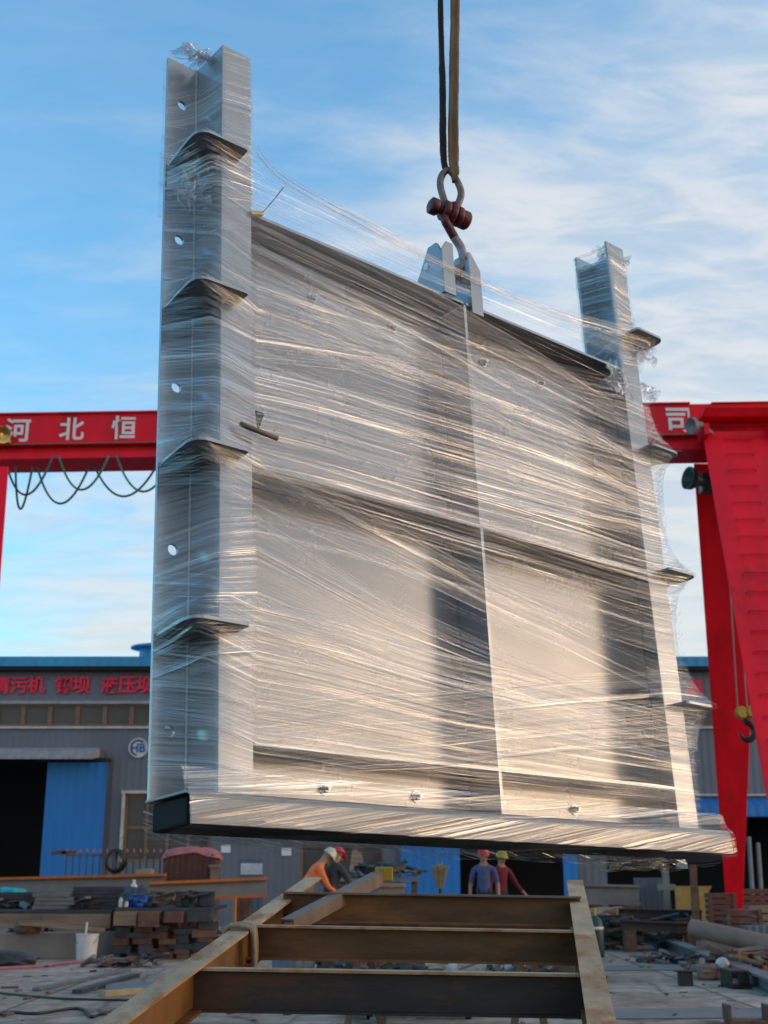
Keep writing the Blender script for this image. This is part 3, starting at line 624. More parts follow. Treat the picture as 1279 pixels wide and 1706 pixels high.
# film round the bottom lip: over the bend, down the face and sagging under the seal
def lip_wrap(seed, off, drop, m):
    cols, rows = 90, 40; pts = []; uvs = []; ed = []
    pr = [(-.02, .10), (-.04, .03), (-.075, -.004), (-.086, -.03), (-.086, -.138), (-.03, -.150), (.10, -.156 - drop), (.27, -.158 - drop * .6), (.29, -.02)]
    for i in range(rows):
        a = i / (rows - 1) * (len(pr) - 1); k = min(int(a), len(pr) - 2); q = a - k
        y = pr[k][0] + (pr[k + 1][0] - pr[k][0]) * q; z = pr[k][1] + (pr[k + 1][1] - pr[k][1]) * q
        for j in range(cols):
            u = -.19 + (W + .39) * j / (cols - 1)
            d = sum(am * noise.noise(Vector((u * (1.5 + fr * .1), a * .12 * fr + u * 2.0, seed + fr))) for fr, am in ((8, .012), (20, .006))) * (1 if k > 4 else .35)
            pts.append((u, y - off - abs(d) * .6, z + d - off * .3)); uvs.append((u + seed, a * .07 + u * .12)); ed.append(.5 if k in (6, 7) else 0.)
    return grid_mesh('film_band', pts, uvs, ed, m, rows, cols)
lip_wrap(31, .003, .0, FT); lip_wrap(32, .012, .03, FT)

# small brass fitting with a wire, poking out above the girder
bf = MB().bar((.165, -.01, 2.905), (.235, -.015, 2.925), .022, .022).build('brass_plug', M['brass'], gate, True, bevel=.002)
MB().tube([(.235, -.015, 2.93), (.30, -.02, 3.03), (.36, -.03, 3.13)], .003, 6).build('plug_wire', M['wire'], bf, True)

# ================================================================ SHACKLES AND SLING
gp = lambda x, y, z: GM @ Vector((x, y, z))
LP = gp(1.63, .12, 3.155)                       # lug pin centre
SD = LP.y                                       # distance of the lifting line
pin_a, pin_b = PY(720, 343, SD - .05), PY(769, 365, SD + .05)
pc = PY(751, 356, SD)
pdir = (pin_b - pin_a).normalized()
upv = Vector((.0, 0, 1)); side = Vector((1, 0, 0))
s1 = thing('bow_shackle', 'upper bow shackle with maroon bolt, holding the brown sling', 'shackle', pc, 'lifting shackles')
top = PY(749, 296, SD); lft, rgt = PY(737, 318, SD - .02), PY(767, 330, SD + .02)
bow = cord([PY(748, 356, SD - .02), PY(740, 335, SD - .02), PY(733, 308, SD - .01), PY(737, 291, SD), PY(748, 284, SD), PY(760, 300, SD + .01), PY(768, 322, SD + .02), PY(762, 345, SD + .03), PY(764, 362, SD + .03)], 0, 0, 44)
MB().tube(bow, [.0215] * 45, 14).build('bow', M['shackle'], s1, smooth=True)
def ear(c, r, t):
    mb = MB(); pr = [(r * .5, -t / 2), (r * .86, -t / 2), (r, -t / 4), (r, t / 4), (r * .86, t / 2), (r * .5, t / 2)]
    mb.lathe(c, pr, 22, pdir); return mb
ear(pc - pdir * .042, .064, .05).build('eye', M['shacklered'], s1, smooth=True)
ear(pc + pdir * .050, .062, .046).build('eye', M['shacklered'], s1, smooth=True)
MB().cyl(pin_a, pin_b, .028, 18).build('bolt_shank', M['shacklered'], s1, smooth=True)
MB().lathe(pin_a - pdir * .02, [(.036, 0), (.052, .01), (.052, .05), (.042, .062)], 18, pdir).build('bolt_head', M['shacklered'], s1, smooth=True)
MB().lathe(pin_b - pdir * .012, [(.050, 0), (.058, .008), (.058, .046), (.048, .058)], 22, pdir).build('bolt_nut', M['shacklered'], s1)
s2 = thing('bow_shackle', 'lower flaking grey shackle curving down between the lug plates', 'shackle', LP, 'lifting shackles')
low = cord([PY(742, 352, SD + .0), PY(741, 366, SD - .045), PY(748, 380, SD - .03), PY(757, 396, SD - .01), PY(767, 412, SD), PY(771, 428, SD), PY(769, 446, SD), LP + Vector((0, 0, .0))], 0, 0, 40)
MB().tube(low[17:], [.0265] * 24, 14).build('bow', M['shackle2'], s2, smooth=True); MB().tube(low[:18], [.027] * 18, 14).build('painted_shank', M['shacklered'], s2, smooth=True)
ring = arc(pc - pdir * .0, .056, 0, 2 * math.pi, 24, Vector((0, 1, 0)).cross(pdir).normalized(), pdir.cross(Vector((0, 1, 0)).cross(pdir)).normalized())[:-1]
MB().tube(ring, .021, 12, closed=True).build('eye', M['shacklered'], s2, smooth=True)
sl = thing('lifting_sling', 'frayed brown webbing sling running up out of view', 'sling', PY(755, 300, SD))
def strand(name, pts, wd, th, m, hairs):
    mb = MB(); path = cord(pts, 0, 0, 40); dirs = []
    n = len(path)
    vs = []; fs = []; K = 12
    for i, p in enumerate(path):
        for k in range(K):
            a = 2 * math.pi * k / K; c, s_ = math.cos(a), math.sin(a)
            q = Vector((abs(c) ** .6 * math.copysign(1, c) * wd[i * (len(wd) - 1) // (n - 1)] / 2, abs(s_) ** .6 * math.copysign(1, s_) * th / 2, 0))
            q *= 1 + .10 * noise.noise(Vector((p.z * 22, k * .7, 1))) + .06 * noise.noise(Vector((p.z * 70, k, 5)))
            if abs(c) < .35 and s_ < 0: q.y += th * .22          # a groove along the middle
            vs.append(p + q)
    for i in range(n - 1):
        for k in range(K): fs.append((i * K + k, i * K + (k + 1) % K, (i + 1) * K + (k + 1) % K, (i + 1) * K + k))
    fs += [tuple(range(K - 1, -1, -1)), tuple(range((n - 1) * K, n * K))]
    mb.add(vs, fs)
    for _ in range(hairs):
        i = rnd.randrange(1, n - 2); p = path[i].lerp(path[i + 1], rnd.random()); s_ = rnd.choice((-1, 1)); x = wd[i * (len(wd) - 1) // (n - 1)] / 2
        a = p + Vector((s_ * x * .95, -.004, 0)); b = a + Vector((s_ * rnd.uniform(.002, .008), 0, rnd.uniform(-.006, .006)))
        mb.tube([a, b], [.0014, .0006], 4)
    return mb.build(name, m, sl)
strand('front_strand', [PY(758, 303, SD - .0), PY(757, 286, SD - .02), PY(755, 250, SD - .025), PY(756, 120, SD - .03), PY(758, 0, SD - .035), PY(759, -160, SD - .035)], [.040, .058, .066, .062, .058, .054, .052], .036, M['sling'], 90)
strand('rear_strand', [PY(752, 290, SD + .0), PY(741, 278, SD + .03), PY(738, 240, SD + .04), PY(737, 140, SD + .045), PY(734, 30, SD + .05), PY(732, -160, SD + .055)], [.030, .040, .044, .042, .036, .032, .030], .028, M['slingdark'], 60)

# ================================================================ GANTRY CRANE
crane = thing('gantry_crane', 'big red gantry crane with white characters on its girder', 'gantry crane', (0, 22, 0))
GY0, GY1 = 22.4, 21.75     # distance of the girder at the left and right of the view
def GP(x, y): return PY(x, y, GY0 + (GY1 - GY0) * x / 1279)
gl, gr_ = PY(-420, 694, 22.6), PY(1700, 668, 21.5)
ztl, ztr = GP(0, 690).z, GP(1279, 669).z
zt = (ztl + ztr) / 2
def gx(x): return GP(x, 700)
def gbox(mb, x0, x1, z0, z1, dy0, dy1, mi=0):
    a, b = gx(x0), gx(x1)
    mb.hexa([(a.x, a.y + dy0, z0), (b.x, b.y + dy0, z0), (b.x, b.y + dy1, z0), (a.x, a.y + dy1, z0), (a.x, a.y + dy0, z1), (b.x, b.y + dy0, z1), (b.x, b.y + dy1, z1), (a.x, a.y + dy1, z1)], mi)
pxm = 2061 / 22.0 * .985
zb = zt - 86 / pxm
mb = MB(); gbox(mb, -500, 1900, zt - .60, zt - .03, 0, .8); gbox(mb, -500, 1150, zt - .03, zt, -.06, .86); gbox(mb, 1186, 1900, zt - .03, zt - .012, -.06, .86)
girder = mb.build('girder', M['red'], crane)
mb = MB(); gbox(mb, -500, 1900, zt - .64, zt - .602, -.05, .85); gbox(mb, -500, 1900, zb + .12, zt - .642, .10, .70); gbox(mb, -500, 1900, zb, zb + .118, -.02, .82); mb.build('trolley_rail', M['red'], crane)
mb = MB(); a, b = gx(-300), gx(1190); mb.tube([(a.x, a.y - .09, zt - .66), (b.x, b.y - .09, zt - .66)], .016, 8); mb.build('cable_rail', M['angle'], crane)
for ch, x, y, hpx in (('河', 30, 717, 44), ('北', 120, 715, 42), ('恒', 207, 713, 44), ('司', 1130, 701, 46)):
    c = GP(x, y); letters('character', ch, M['white'], crane, (c.x, c.y - .012, c.z), hpx / pxm, .012, .018)
# right portal: near leg, far leg
def leg(name, t4, b4, m): return MB().hexa([*b4, *t4], ).build(name, m, crane, bevel=.02)
ztop = zb + .45
tl = PY(1170, 726, 21.4); bl_dir = PY(1279, 1345, 17.9)
def on_leg(z):   # left front edge of the near leg, extended to height z
    q = (z - tl.z) / (bl_dir.z - tl.z); return tl + (bl_dir - tl) * q
e1 = on_leg(.25)
NL = MB().hexa([e1, e1 + Vector((.85, 0, 0)), e1 + Vector((.85, .5, 0)), e1 + Vector((.30, .5, 0)), tl, tl + Vector((2.0, 0, 0)), tl + Vector((2.0, .9, 0)), tl + Vector((.42, .9, 0))]).build('portal_leg', M['red'], crane, bevel=.015)
MB().box((e1.x + .42, e1.y + .2, .14), (1.2, .9, .26)).build('wheel_box', M['red'], crane)
for k in range(24):
    q = .012 + k * .0405
    p = tl.lerp(e1, q); wd = 2.0 + (.85 - 2.0) * q
    c = p + Vector((wd * .30 + .03, 0, 0)); hw = .24
    d = (e1 - tl).normalized(); nrm = Vector((1, 0, 0)).cross(d).normalized()
    if nrm.y > 0: nrm = -nrm
    o = nrm * .05
    MB().tube([c + Vector((-hw, 0, 0)), c + Vector((-hw, 0, 0)) + o, c + Vector((hw, 0, 0)) + o, c + Vector((hw, 0, 0))], .011, 6).build('rung', M['red'], NL)
fa, fb = PY(1155, 772, 22.8), PY(1208, 1498, 26.6); ga, gb = PY(1268, 772, 22.8), PY(1238, 1498, 26.6)
q = (0.02 - fa.z) / (fb.z - fa.z); f0 = fa + (fb - fa) * q; g0 = ga + (gb - ga) * q
MB().hexa([f0, g0, g0 + Vector((0, .5, 0)), f0 + Vector((.22, .5, 0)), fa, ga, ga + Vector((0, .9, 0)), fa + Vector((.36, .9, 0))]).build('portal_leg', M['red'], crane, bevel=.015)
# left portal near leg (its right edge shows at the frame)
la, lb = PY(15, 776, 22.0), PY(-46, 1600, 18.3)
q = (.02 - la.z) / (lb.z - la.z); l0 = la + (lb - la) * q
MB().hexa([l0 - Vector((.8, 0, 0)), l0, l0 + Vector((-.34, .5, 0)), l0 + Vector((-.8, .5, 0)), la - Vector((2, 0, 0)), la, la + Vector((-.40, .9, 0)), la + Vector((-2, .9, 0))]).build('portal_leg', M['red'], crane, bevel=.03)
# saddle bracket above the right leg
mb = MB(); a = PY(1168, 690, 21.25); b = PY(1276, 690, 21.25)
mb.hexa([a + Vector((.0, 0, -.05)), b + Vector((.6, 0, -.05)), b + Vector((.6, .4, -.05)), a + Vector((0, .4, -.05)), a + Vector((.05, -.1, .10)), b + Vector((.6, -.1, .10)), b + Vector((.6, .4, .10)), a + Vector((.05, .4, .10))])
c1, c2 = PY(1172, 713, 21.2), PY(1268, 713, 21.2)
mb.box(c1 + Vector((.04, .15, -.03)), (.10, .4, .22)); mb.box(c2 + Vector((.2, .15, -.03)), (.10, .4, .22)); mb.box((c1 + c2) / 2 + Vector((.2, .3, -.08)), (1.5, .2, .18)); mb.build('saddle_bracket', M['red'], crane, bevel=.01)
# floodlight, loudspeaker, left lamp
def lamp(name, c, d, r, ln, m, par):
    c = Vector(c); d = Vector(d).normalized()
    mb = MB(); mb.lathe(c, [(r * .45, 0), (r * .5, ln * .3), (r, ln * .75), (r * 1.05, ln), (r * .9, ln * .97), (r * .2, ln * .7)], 18, d)
    mb.bar(c, c + Vector((.22, .12, -.12)), .05, .05); return mb.build(name, m, par)
lamp('floodlight', PY(1168, 708, 21.2), (-.9, -.35, -.2), .15, .24, M['lampgrey'], crane)
lamp('loudspeaker', PY(1176, 803, 22.2), (-.9, -.3, .1), .21, .40, M['tealdark'], crane)
MB().box(PY(1182, 806, 22.3), (.36, .3, .36)).build('speaker_bracket', M['tealdark'], crane, bevel=.03)
lamp('floodlight', PY(-4, 724, 22.2), (.7, -.6, -.2), .16, .2, M['brass'], crane)
# festoon cable
fc = thing('festoon_cable', 'green festoon cable hanging in loops below the red girder', 'cable', PY(130, 770, 22.2))
def catenary(mb, a, b, sag, r):
    mb.tube([a.lerp(b, i / 20) + Vector((0, 0, -sag * 4 * (i / 20) * (1 - i / 20))) for i in range(21)], r, 6)
for (x0, y0, x1, y1, yl, m, dy) in ((12, 778, 88, 760, 824, 'greend', -.1), (26, 778, 54, 778, 848, 'greend', .1), (62, 778, 148, 778, 839, 'greend', .2), (98, 760, 181, 760, 816, 'green', -.1), (157, 776, 262, 774, 827, 'greend', .2), (194, 760, 290, 760, 819, 'green', -.1), (270, 770, 370, 760, 830, 'greend', .2), (300, 760, 400, 760, 818, 'green', -.1)):
    mb = MB(); a, b = PY(x0, y0, 22.3 + dy), PY(x1, y1, 22.3 + dy)
    catenary(mb, a, b, (a.z + b.z) / 2 - PY((x0 + x1) / 2, yl, 22.3 + dy).z, .022); mb.build('cable_loop', M[m], fc, smooth=True)
# hook block on its ropes
hb = thing('hook_block', 'yellow crane hook block with a black hook beside the right red leg', 'crane hook', PY(1238, 1205, 22.0))
hc = PY(1237, 1189, 22.0)
mb = MB(); mb.lathe(hc + Vector((-.09, -.10, 0)), [(.09, 0), (.115, .03), (.08, .055), (.115, .08), (.09, .11)], 18, Vector((.3, -1, 0))); mb.lathe(hc + Vector((.10, -.06, .02)), [(.09, 0), (.115, .03), (.08, .055), (.115, .08), (.09, .11)], 18, Vector((.3, -1, 0))); mb.build('sheave', M['yellow'], hb)
hk = [hc + Vector((.02, 0, -.08)), hc + Vector((.06, 0, -.17))] + [hc + Vector((.05 + .13 * math.cos(a), 0, -.31 + .15 * math.sin(a))) for a in [1.3 - i * .36 for i in range(13)]]
MB().tube(hk, [.05] * 3 + [.055] * 8 + [.045, .035, .025, .015], 10).build('hook', M['black'], hb, smooth=True)
mb = MB()
for dx in (-.08, .09): mb.tube([hc + Vector((dx, .02, .08)), Vector((hc.x + dx * .5 + .05, hc.y + .02, zb + .1))], .012, 6)
mb.build('wire_rope', M['wire'], hb)

# ================================================================ WORKSHOP BUILDING
BY = 35.0
shop = thing('workshop_building', 'long grey sheet metal workshop with blue roof edge and red characters', 'building', (0, BY, 0))
def BX(x, y, Y=BY): p = PY(x, y, Y); return p.x, p.z
def brect(x0, y0, x1, y1, Y=BY): a = PY((x0 + x1) / 2 - (x1 - x0) / 2, (y0 + y1) / 2, Y); b = PY(x1, (y0 + y1) / 2, Y); return a.x, PY(0 + 640, y1, Y).z, b.x, PY(640, y0, Y).z
def wall_with_holes(X0, X1, Z0, Z1, holes, y0, y1):
    xs = sorted({X0, X1, *[h[0] for h in holes], *[h[2] for h in holes]}); zs = sorted({Z0, Z1, *[h[1] for h in holes], *[h[3] for h in holes]})
    mb = MB()
    for i in range(len(zs) - 1):
        run = None
        for j in range(len(xs) - 1):
            cx, cz = (xs[j] + xs[j + 1]) / 2, (zs[i] + zs[i + 1]) / 2
            solid = not any(h[0] < cx < h[2] and h[1] < cz < h[3] for h in holes)
            if solid: run = (run[0], xs[j + 1]) if run else (xs[j], xs[j + 1])
            if (not solid or j == len(xs) - 2) and run:
                mb.box(((run[0] + run[1]) / 2, (y0 + y1) / 2, cz), (run[1] - run[0], y1 - y0, zs[i + 1] - zs[i])); run = None
    return mb
XL, XR = -26., 30.
ze = PY(640, 1113, BY).z
door1 = list(brect(-190, 1262, 84, 1500)); door1[1] = 0.0
strip = brect(-600, 1174, 1500, 1210)
winA = brect(206, 1322, 352, 1436); winB = brect(500, 1408, 640, 1470)
door2 = list(brect(700, 1300, 938, 1500)); door2[1] = 0.
door3 = list(brect(1010, 1362, 1500, 1500)); door3[1] = 0.
winH = [winA, winB]
holes = [door1, strip, winA, winB, door2, door3]
wall_with_holes(XL, XR, 0, ze - .02, holes, BY, BY + .12).build('front_wall', M['wall'], shop)
mb = MB(); mb.box((XL + .05, BY + 8.1, ze / 2), (.1, 15.9, ze - .04)); mb.box((XR - .05, BY + 8.1, ze / 2), (.1, 15.9, ze - .04)); mb.box((2, BY + 16, ze / 2), (XR - XL - .2, .1, ze - .04)); mb.build('side_wall', M['wall'], shop)
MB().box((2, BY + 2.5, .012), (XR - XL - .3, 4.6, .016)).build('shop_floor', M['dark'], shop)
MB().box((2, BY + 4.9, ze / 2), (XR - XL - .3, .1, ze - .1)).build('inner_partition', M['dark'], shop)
zr = PY(640, 1097, BY).z
mb = MB(); mb.prism([Vector((XL - .4, BY - .3, ze)), Vector((XL - .4, BY - .3, ze + .05)), Vector((XL - .4, BY + 8.5, ze + 1.0)), Vector((XL - .4, BY + 17, ze + .05)), Vector((XL - .4, BY + 17, ze))], (XR - XL + .8, 0, 0)); mb.build('roof', M['roof'], shop)
mb = MB(); mb.box((2, BY - .33, (ze + zr) / 2 - .0), (XR - XL + .8, .05, zr - ze)); mb.build('roof_fascia', M['roof'], shop)
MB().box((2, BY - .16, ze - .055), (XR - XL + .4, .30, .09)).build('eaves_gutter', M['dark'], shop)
v0 = PY(236, 1079, BY + 1.5)
mb = MB(); mb.lathe((v0.x + .34, BY + 1.5, zr - .1), [(.40, 0), (.40, v0.z - zr + .02), (.66, v0.z - zr + .06), (.64, v0.z - zr + .12), (.30, v0.z - zr + .2)], 20); mb.build('roof_vent', M['roof'], shop)
# trims
def trim(x0, y0, x1, y1, m, Y=BY, d=.08, name='wall_trim', par=None):
    a = brect(x0, y0, x1, y1, Y); return MB().box(((a[0] + a[2]) / 2, Y - d / 2, (a[1] + a[3]) / 2), (a[2] - a[0], d, a[3] - a[1])).build(name, m, par or shop)
trim(-600, 1168, 1500, 1173, M['trim']); trim(-600, 1210.5, 1500, 1214, M['cream'])
def window(r, nv, nh, fw=.07, m='frame', y=BY + .05, parent=shop):
    mb = MB(); x0, z0, x1, z1 = r
    for i in range(nv + 1):
        x = x0 + fw / 2 + (x1 - x0 - fw) * i / nv; mb.box((x, y, (z0 + z1) / 2), (fw, .06, z1 - z0))
    for i in range(nh + 1):
        z = z0 + fw / 2 + (z1 - z0 - fw) * i / nh; mb.box(((x0 + x1) / 2, y + .002, z), (x1 - x0, .05, fw))
    f = mb.build('window', M[m], parent)
    MB().box(((x0 + x1) / 2, y + .045, (z0 + z1) / 2), (x1 - x0 - .02, .02, z1 - z0 - .02)).build('pane', M['glass'], f); return f
xs0 = [-55, -5, 38, 83, 129, 174, 219, 264]
for a, b in zip(xs0[:-1], xs0[1:]): window(brect(a, 1174, b, 1210), 1, 1, .06)
for a in range(264, 1400, 45):
    window(brect(a, 1174, a + 45, 1210), 1, 1, .06)
window(winA, 4, 2, .08); window(winB, 3, 1, .07)
a = brect(203, 1317, 354, 1322); MB().box(((a[0] + a[2]) / 2, BY - .05, (a[1] + a[3]) / 2), (a[2] - a[0], .1, a[3] - a[1])).build('window_head', M['cream'], shop)
a = brect(201.5, 1322, 206, 1436); MB().box(((a[0] + a[2]) / 2, BY - .05, (a[1] + a[3]) / 2), (a[2] - a[0], .1, a[3] - a[1])).build('window_jamb', M['cream'], shop)
# sliding door on its rail, canopy
d = brect(72, 1270, 172, 1500, BY - .2)
dr = MB().box(((d[0] + d[2]) / 2, BY - .2, d[3] / 2 + .03), (d[2] - d[0], .08, d[3] - .06)).build('sliding_door', M['blue'], shop)
MB().box(((d[0] + d[2]) / 2, BY - .25, 1.15), (d[2] - d[0] - .06, .04, .06)).build('door_brace', M['blue'], dr)
c = brect(-190, 1249, 154, 1263, BY - .9)
MB().hexa([(c[0], BY - .9, c[1] - .02), (c[2], BY - .9, c[1] - .02), (c[2], BY - .01, c[1] + .1), (c[0], BY - .01, c[1] + .1), (c[0], BY - .9, c[3]), (c[2], BY - .9, c[3]), (c[2], BY - .01, c[3] + .14), (c[0], BY - .01, c[3] + .14)]).build('door_canopy', M['trim'], shop)
a = brect(60, 1263, 184, 1269, BY - .12); MB().box(((a[0] + a[2]) / 2, BY - .12, (a[1] + a[3]) / 2), (a[2] - a[0], .12, .1)).build('door_track', M['black'], shop)
d = brect(668, 1390, 766, 1500, BY - .2); MB().box(((d[0] + d[2]) / 2, BY - .2, 1.5), (d[2] - d[0], .08, 2.94)).build('sliding_door', M['blue'], shop)
d = brect(938, 1390, 962, 1500, BY - .2); MB().box(((d[0] + d[2]) / 2, BY - .2, 1.5), (d[2] - d[0], .08, 2.94)).build('sliding_door', M['blue'], shop)
c = brect(1120, 1331, 1500, 1360, BY - .7)
mb = MB(); mb.hexa([(c[0], BY - .7, c[1]), (c[2], BY - .7, c[1]), (c[2], BY - .01, c[1]), (c[0], BY - .01, c[1]), (c[0], BY - .7, c[1] + .32), (c[2], BY - .7, c[1] + .32), (c[2], BY - .01, c[3] + .05), (c[0], BY - .01, c[3] + .05)]); mb.build('door_canopy', M['blue'], shop)
a = brect(1120, 1323, 1500, 1326); MB().box(((a[0] + a[2]) / 2, BY - .06, (a[1] + a[3]) / 2), (a[2] - a[0], .1, .05)).build('wall_trim', M['cream'], shop)
for x, y in ((376, 1414), (477, 1419)):
    a = PY(x, y, BY - .02); MB().box(a, (.26, .02, .2)).build('notice_sheet', M['white'], shop)
# red characters and round emblem
for ch, x in (('清', 2), ('污', 31.5), ('机', 60), ('钢', 105.5), ('坝', 135.5), ('液', 182), ('压', 212), ('坝', 241)):
    a = PY(x, 1141, BY - .05); letters('character', ch, M['redletter'], shop, a, 28 / 57.5, .02, .022)
a = PY(1157, 1145, BY - .05); letters('character', '高', M['redletter'], shop, a, 28 / 57.5, .02, .022)
e = PY(230.5, 1246, BY - .03)
ax = Vector((0, -1, 0))
em = MB(); em.lathe(e, [(.27, 0), (.27, .02)], 32, ax); em = em.build('emblem', M['bucket'], shop)
MB().tube(arc(e + ax * .024, .255, 0, 2 * math.pi, 40, (1, 0, 0), (0, 0, 1))[:-1], .022, 6, closed=True).build('emblem_ring', M['logoring'], em)
MB().tube(arc(e + ax * .024, .20, .9, 4.6, 30, (1, 0, 0), (0, 0, 1)), .022, 6).build('emblem_arc', M['logodark'], em)
lt = letters('emblem_letters', 'HB', M['logoblue'], shop, e + ax * .025, .25, .01, .03, .95)
lt.parent = em

# ================================================================ RUSTY FRAME IN THE FOREGROUND
fr = thing('beam_rack', 'rusty H-beam frame of two long rails and three cross beams on trestles', 'steel frame', (0, 8.5, 0))
rl_far, rr_far = PD(522, 1461, 11.4), PD(957, 1466, 11.4)
rl_near, rr_near = PD(172, 1712, 6.0), PD(1004, 1712, 6.0)
def ext(a, b, q): return a + (b - a) * q
def rail(nm, far, near, top, web):
    n2 = ext(far, near, 1.22)
    o = MB(); o.ibeam(far, n2, .27, .145, .012, .018, mi=(0, 1, 2)); return o.build(nm, [top, web, M['rustedge']], fr)
rail('side_rail', rl_far, rl_near, M['flange_worn'], M['web_olive']); rail('side_rail', rr_far, rr_near, M['flange_worn'], M['primer'])
for (xl, yl, xr, yr, m, mt) in ((338, 1611, 977, 1622, 'beam_dark', 'flange_worn'), (428, 1540, 966, 1550, 'beam_brown', 'flange_worn'), (486, 1485, 958, 1493, 'beam_brown', 'angle')):
    # depth of the frame plane on these rows
    dl = 2061.46 * 2.4 / (xr - xl + 18)
    a, b = PD(xl - 14, yl, dl), PD(xr + 8, yr, dl)
    MB().ibeam(a, b, .25 if m == 'beam_dark' else .235, .13, .011, .016, mi=(1, 0, 2)).build('cross_beam', [M[m], M[mt], M['rustedge'] if m == 'beam_brown' else M[m]], fr)
q0_ = ext(rl_far, rl_near, .72); q1_ = ext(rr_far, rr_near, .72)
for q_ in (.10, .86):
    a = ext(rl_far, rl_near, q_); b = ext(rr_far, rr_near, q_)
    t = thing('trestle', 'far steel trestle under the rusty frame' if q_ < .5 else 'near steel trestle with splayed legs under the rusty frame', 'trestle', ((a.x + b.x) / 2, a.y, 0), 'trestles under the rusty frame')
    zt_ = min(a.z, b.z) - .29
    MB().bar((a.x - .1, a.y, zt_ - .06), (b.x + .1, b.y, zt_ - .06), .12, .12).build('top_bar', M['rustjunk'], t)
    for x in (a.x + .55, b.x - .45):
        for s_ in (-1, 1): MB().bar((x + s_ * .03, a.y, zt_ - .12), (x + s_ * .16, a.y + s_ * .12, 0), .06, .06, (0, 1, 0)).build('leg', M['angle'], t)
pd_ = PZ(486, 1735, 0)
d_ = thing('steel_drum', 'rusty brown steel pedestal standing under the nearest cross beam', 'pedestal', (-.55, 8.35, 0))
MB().lathe((-.62, 8.2, 0), [(.25, 0), (.25, .02), (.18, .04), (.17, .46), (.2, .48)], 28).build('body', M['rustjunk'], d_)
# webbing rope tied round the left rail
a = ext(rl_far, rl_near, .50); dr_ = (rl_near - rl_far).normalized(); sx = dr_.cross(Vector((0, 0, 1))).normalized()
ro = thing('tie_rope', 'tan webbing rope looped around the left rail of the rusty frame', 'rope', a)
def loop(o, s=1):
    w_ = .092; return [a + dr_ * o + sx * w_ * cx + Vector((0, 0, cz)) for cx, cz in ((-1, .012), (0, .03), (1, .012), (1.15, -.1), (1.1, -.26), (.4, -.31), (-.6, -.31), (-1.1, -.25), (-1.15, -.1))]
for o_ in (-.03, .02, .06): MB().tube(cord(loop(o_) + [loop(o_)[0]], 0, 0, 50), .016, 8).build('rope_turn', M['rope'], ro, smooth=True)
MB().tube(cord([a + sx * -.09 + Vector((0, 0, .02)), a + sx * -.12 + dr_ * .1 + Vector((0, 0, -.06)), a - sx * .14 + dr_ * .16 + Vector((0, 0, -.25)), a - sx * .12 + dr_ * .2 + Vector((0, 0, -.42))], 0, 0, 24), .016, 8).build('rope_tail', M['rope'], ro, smooth=True)
# angle iron lying across the frame with a yellow end
aa, ab = PD(478, 1530, 9.2), PD(628, 1452, 10.9)
an = thing('angle_iron', 'dull brown angle iron laid diagonally across the cross beams', 'angle iron', aa)
MB().profile(aa, ab, [(-.055, -.004), (.055, -.004), (.055, -.11), (.043, -.11), (.043, -.016), (-.055, -.016)]).build('bar', M['angle'], an, bevel=.002)
MB().box(ab + Vector((.06, .1, -.02)), (.16, .14, .12)).build('end_stop', M['yellow'], an, bevel=.01)


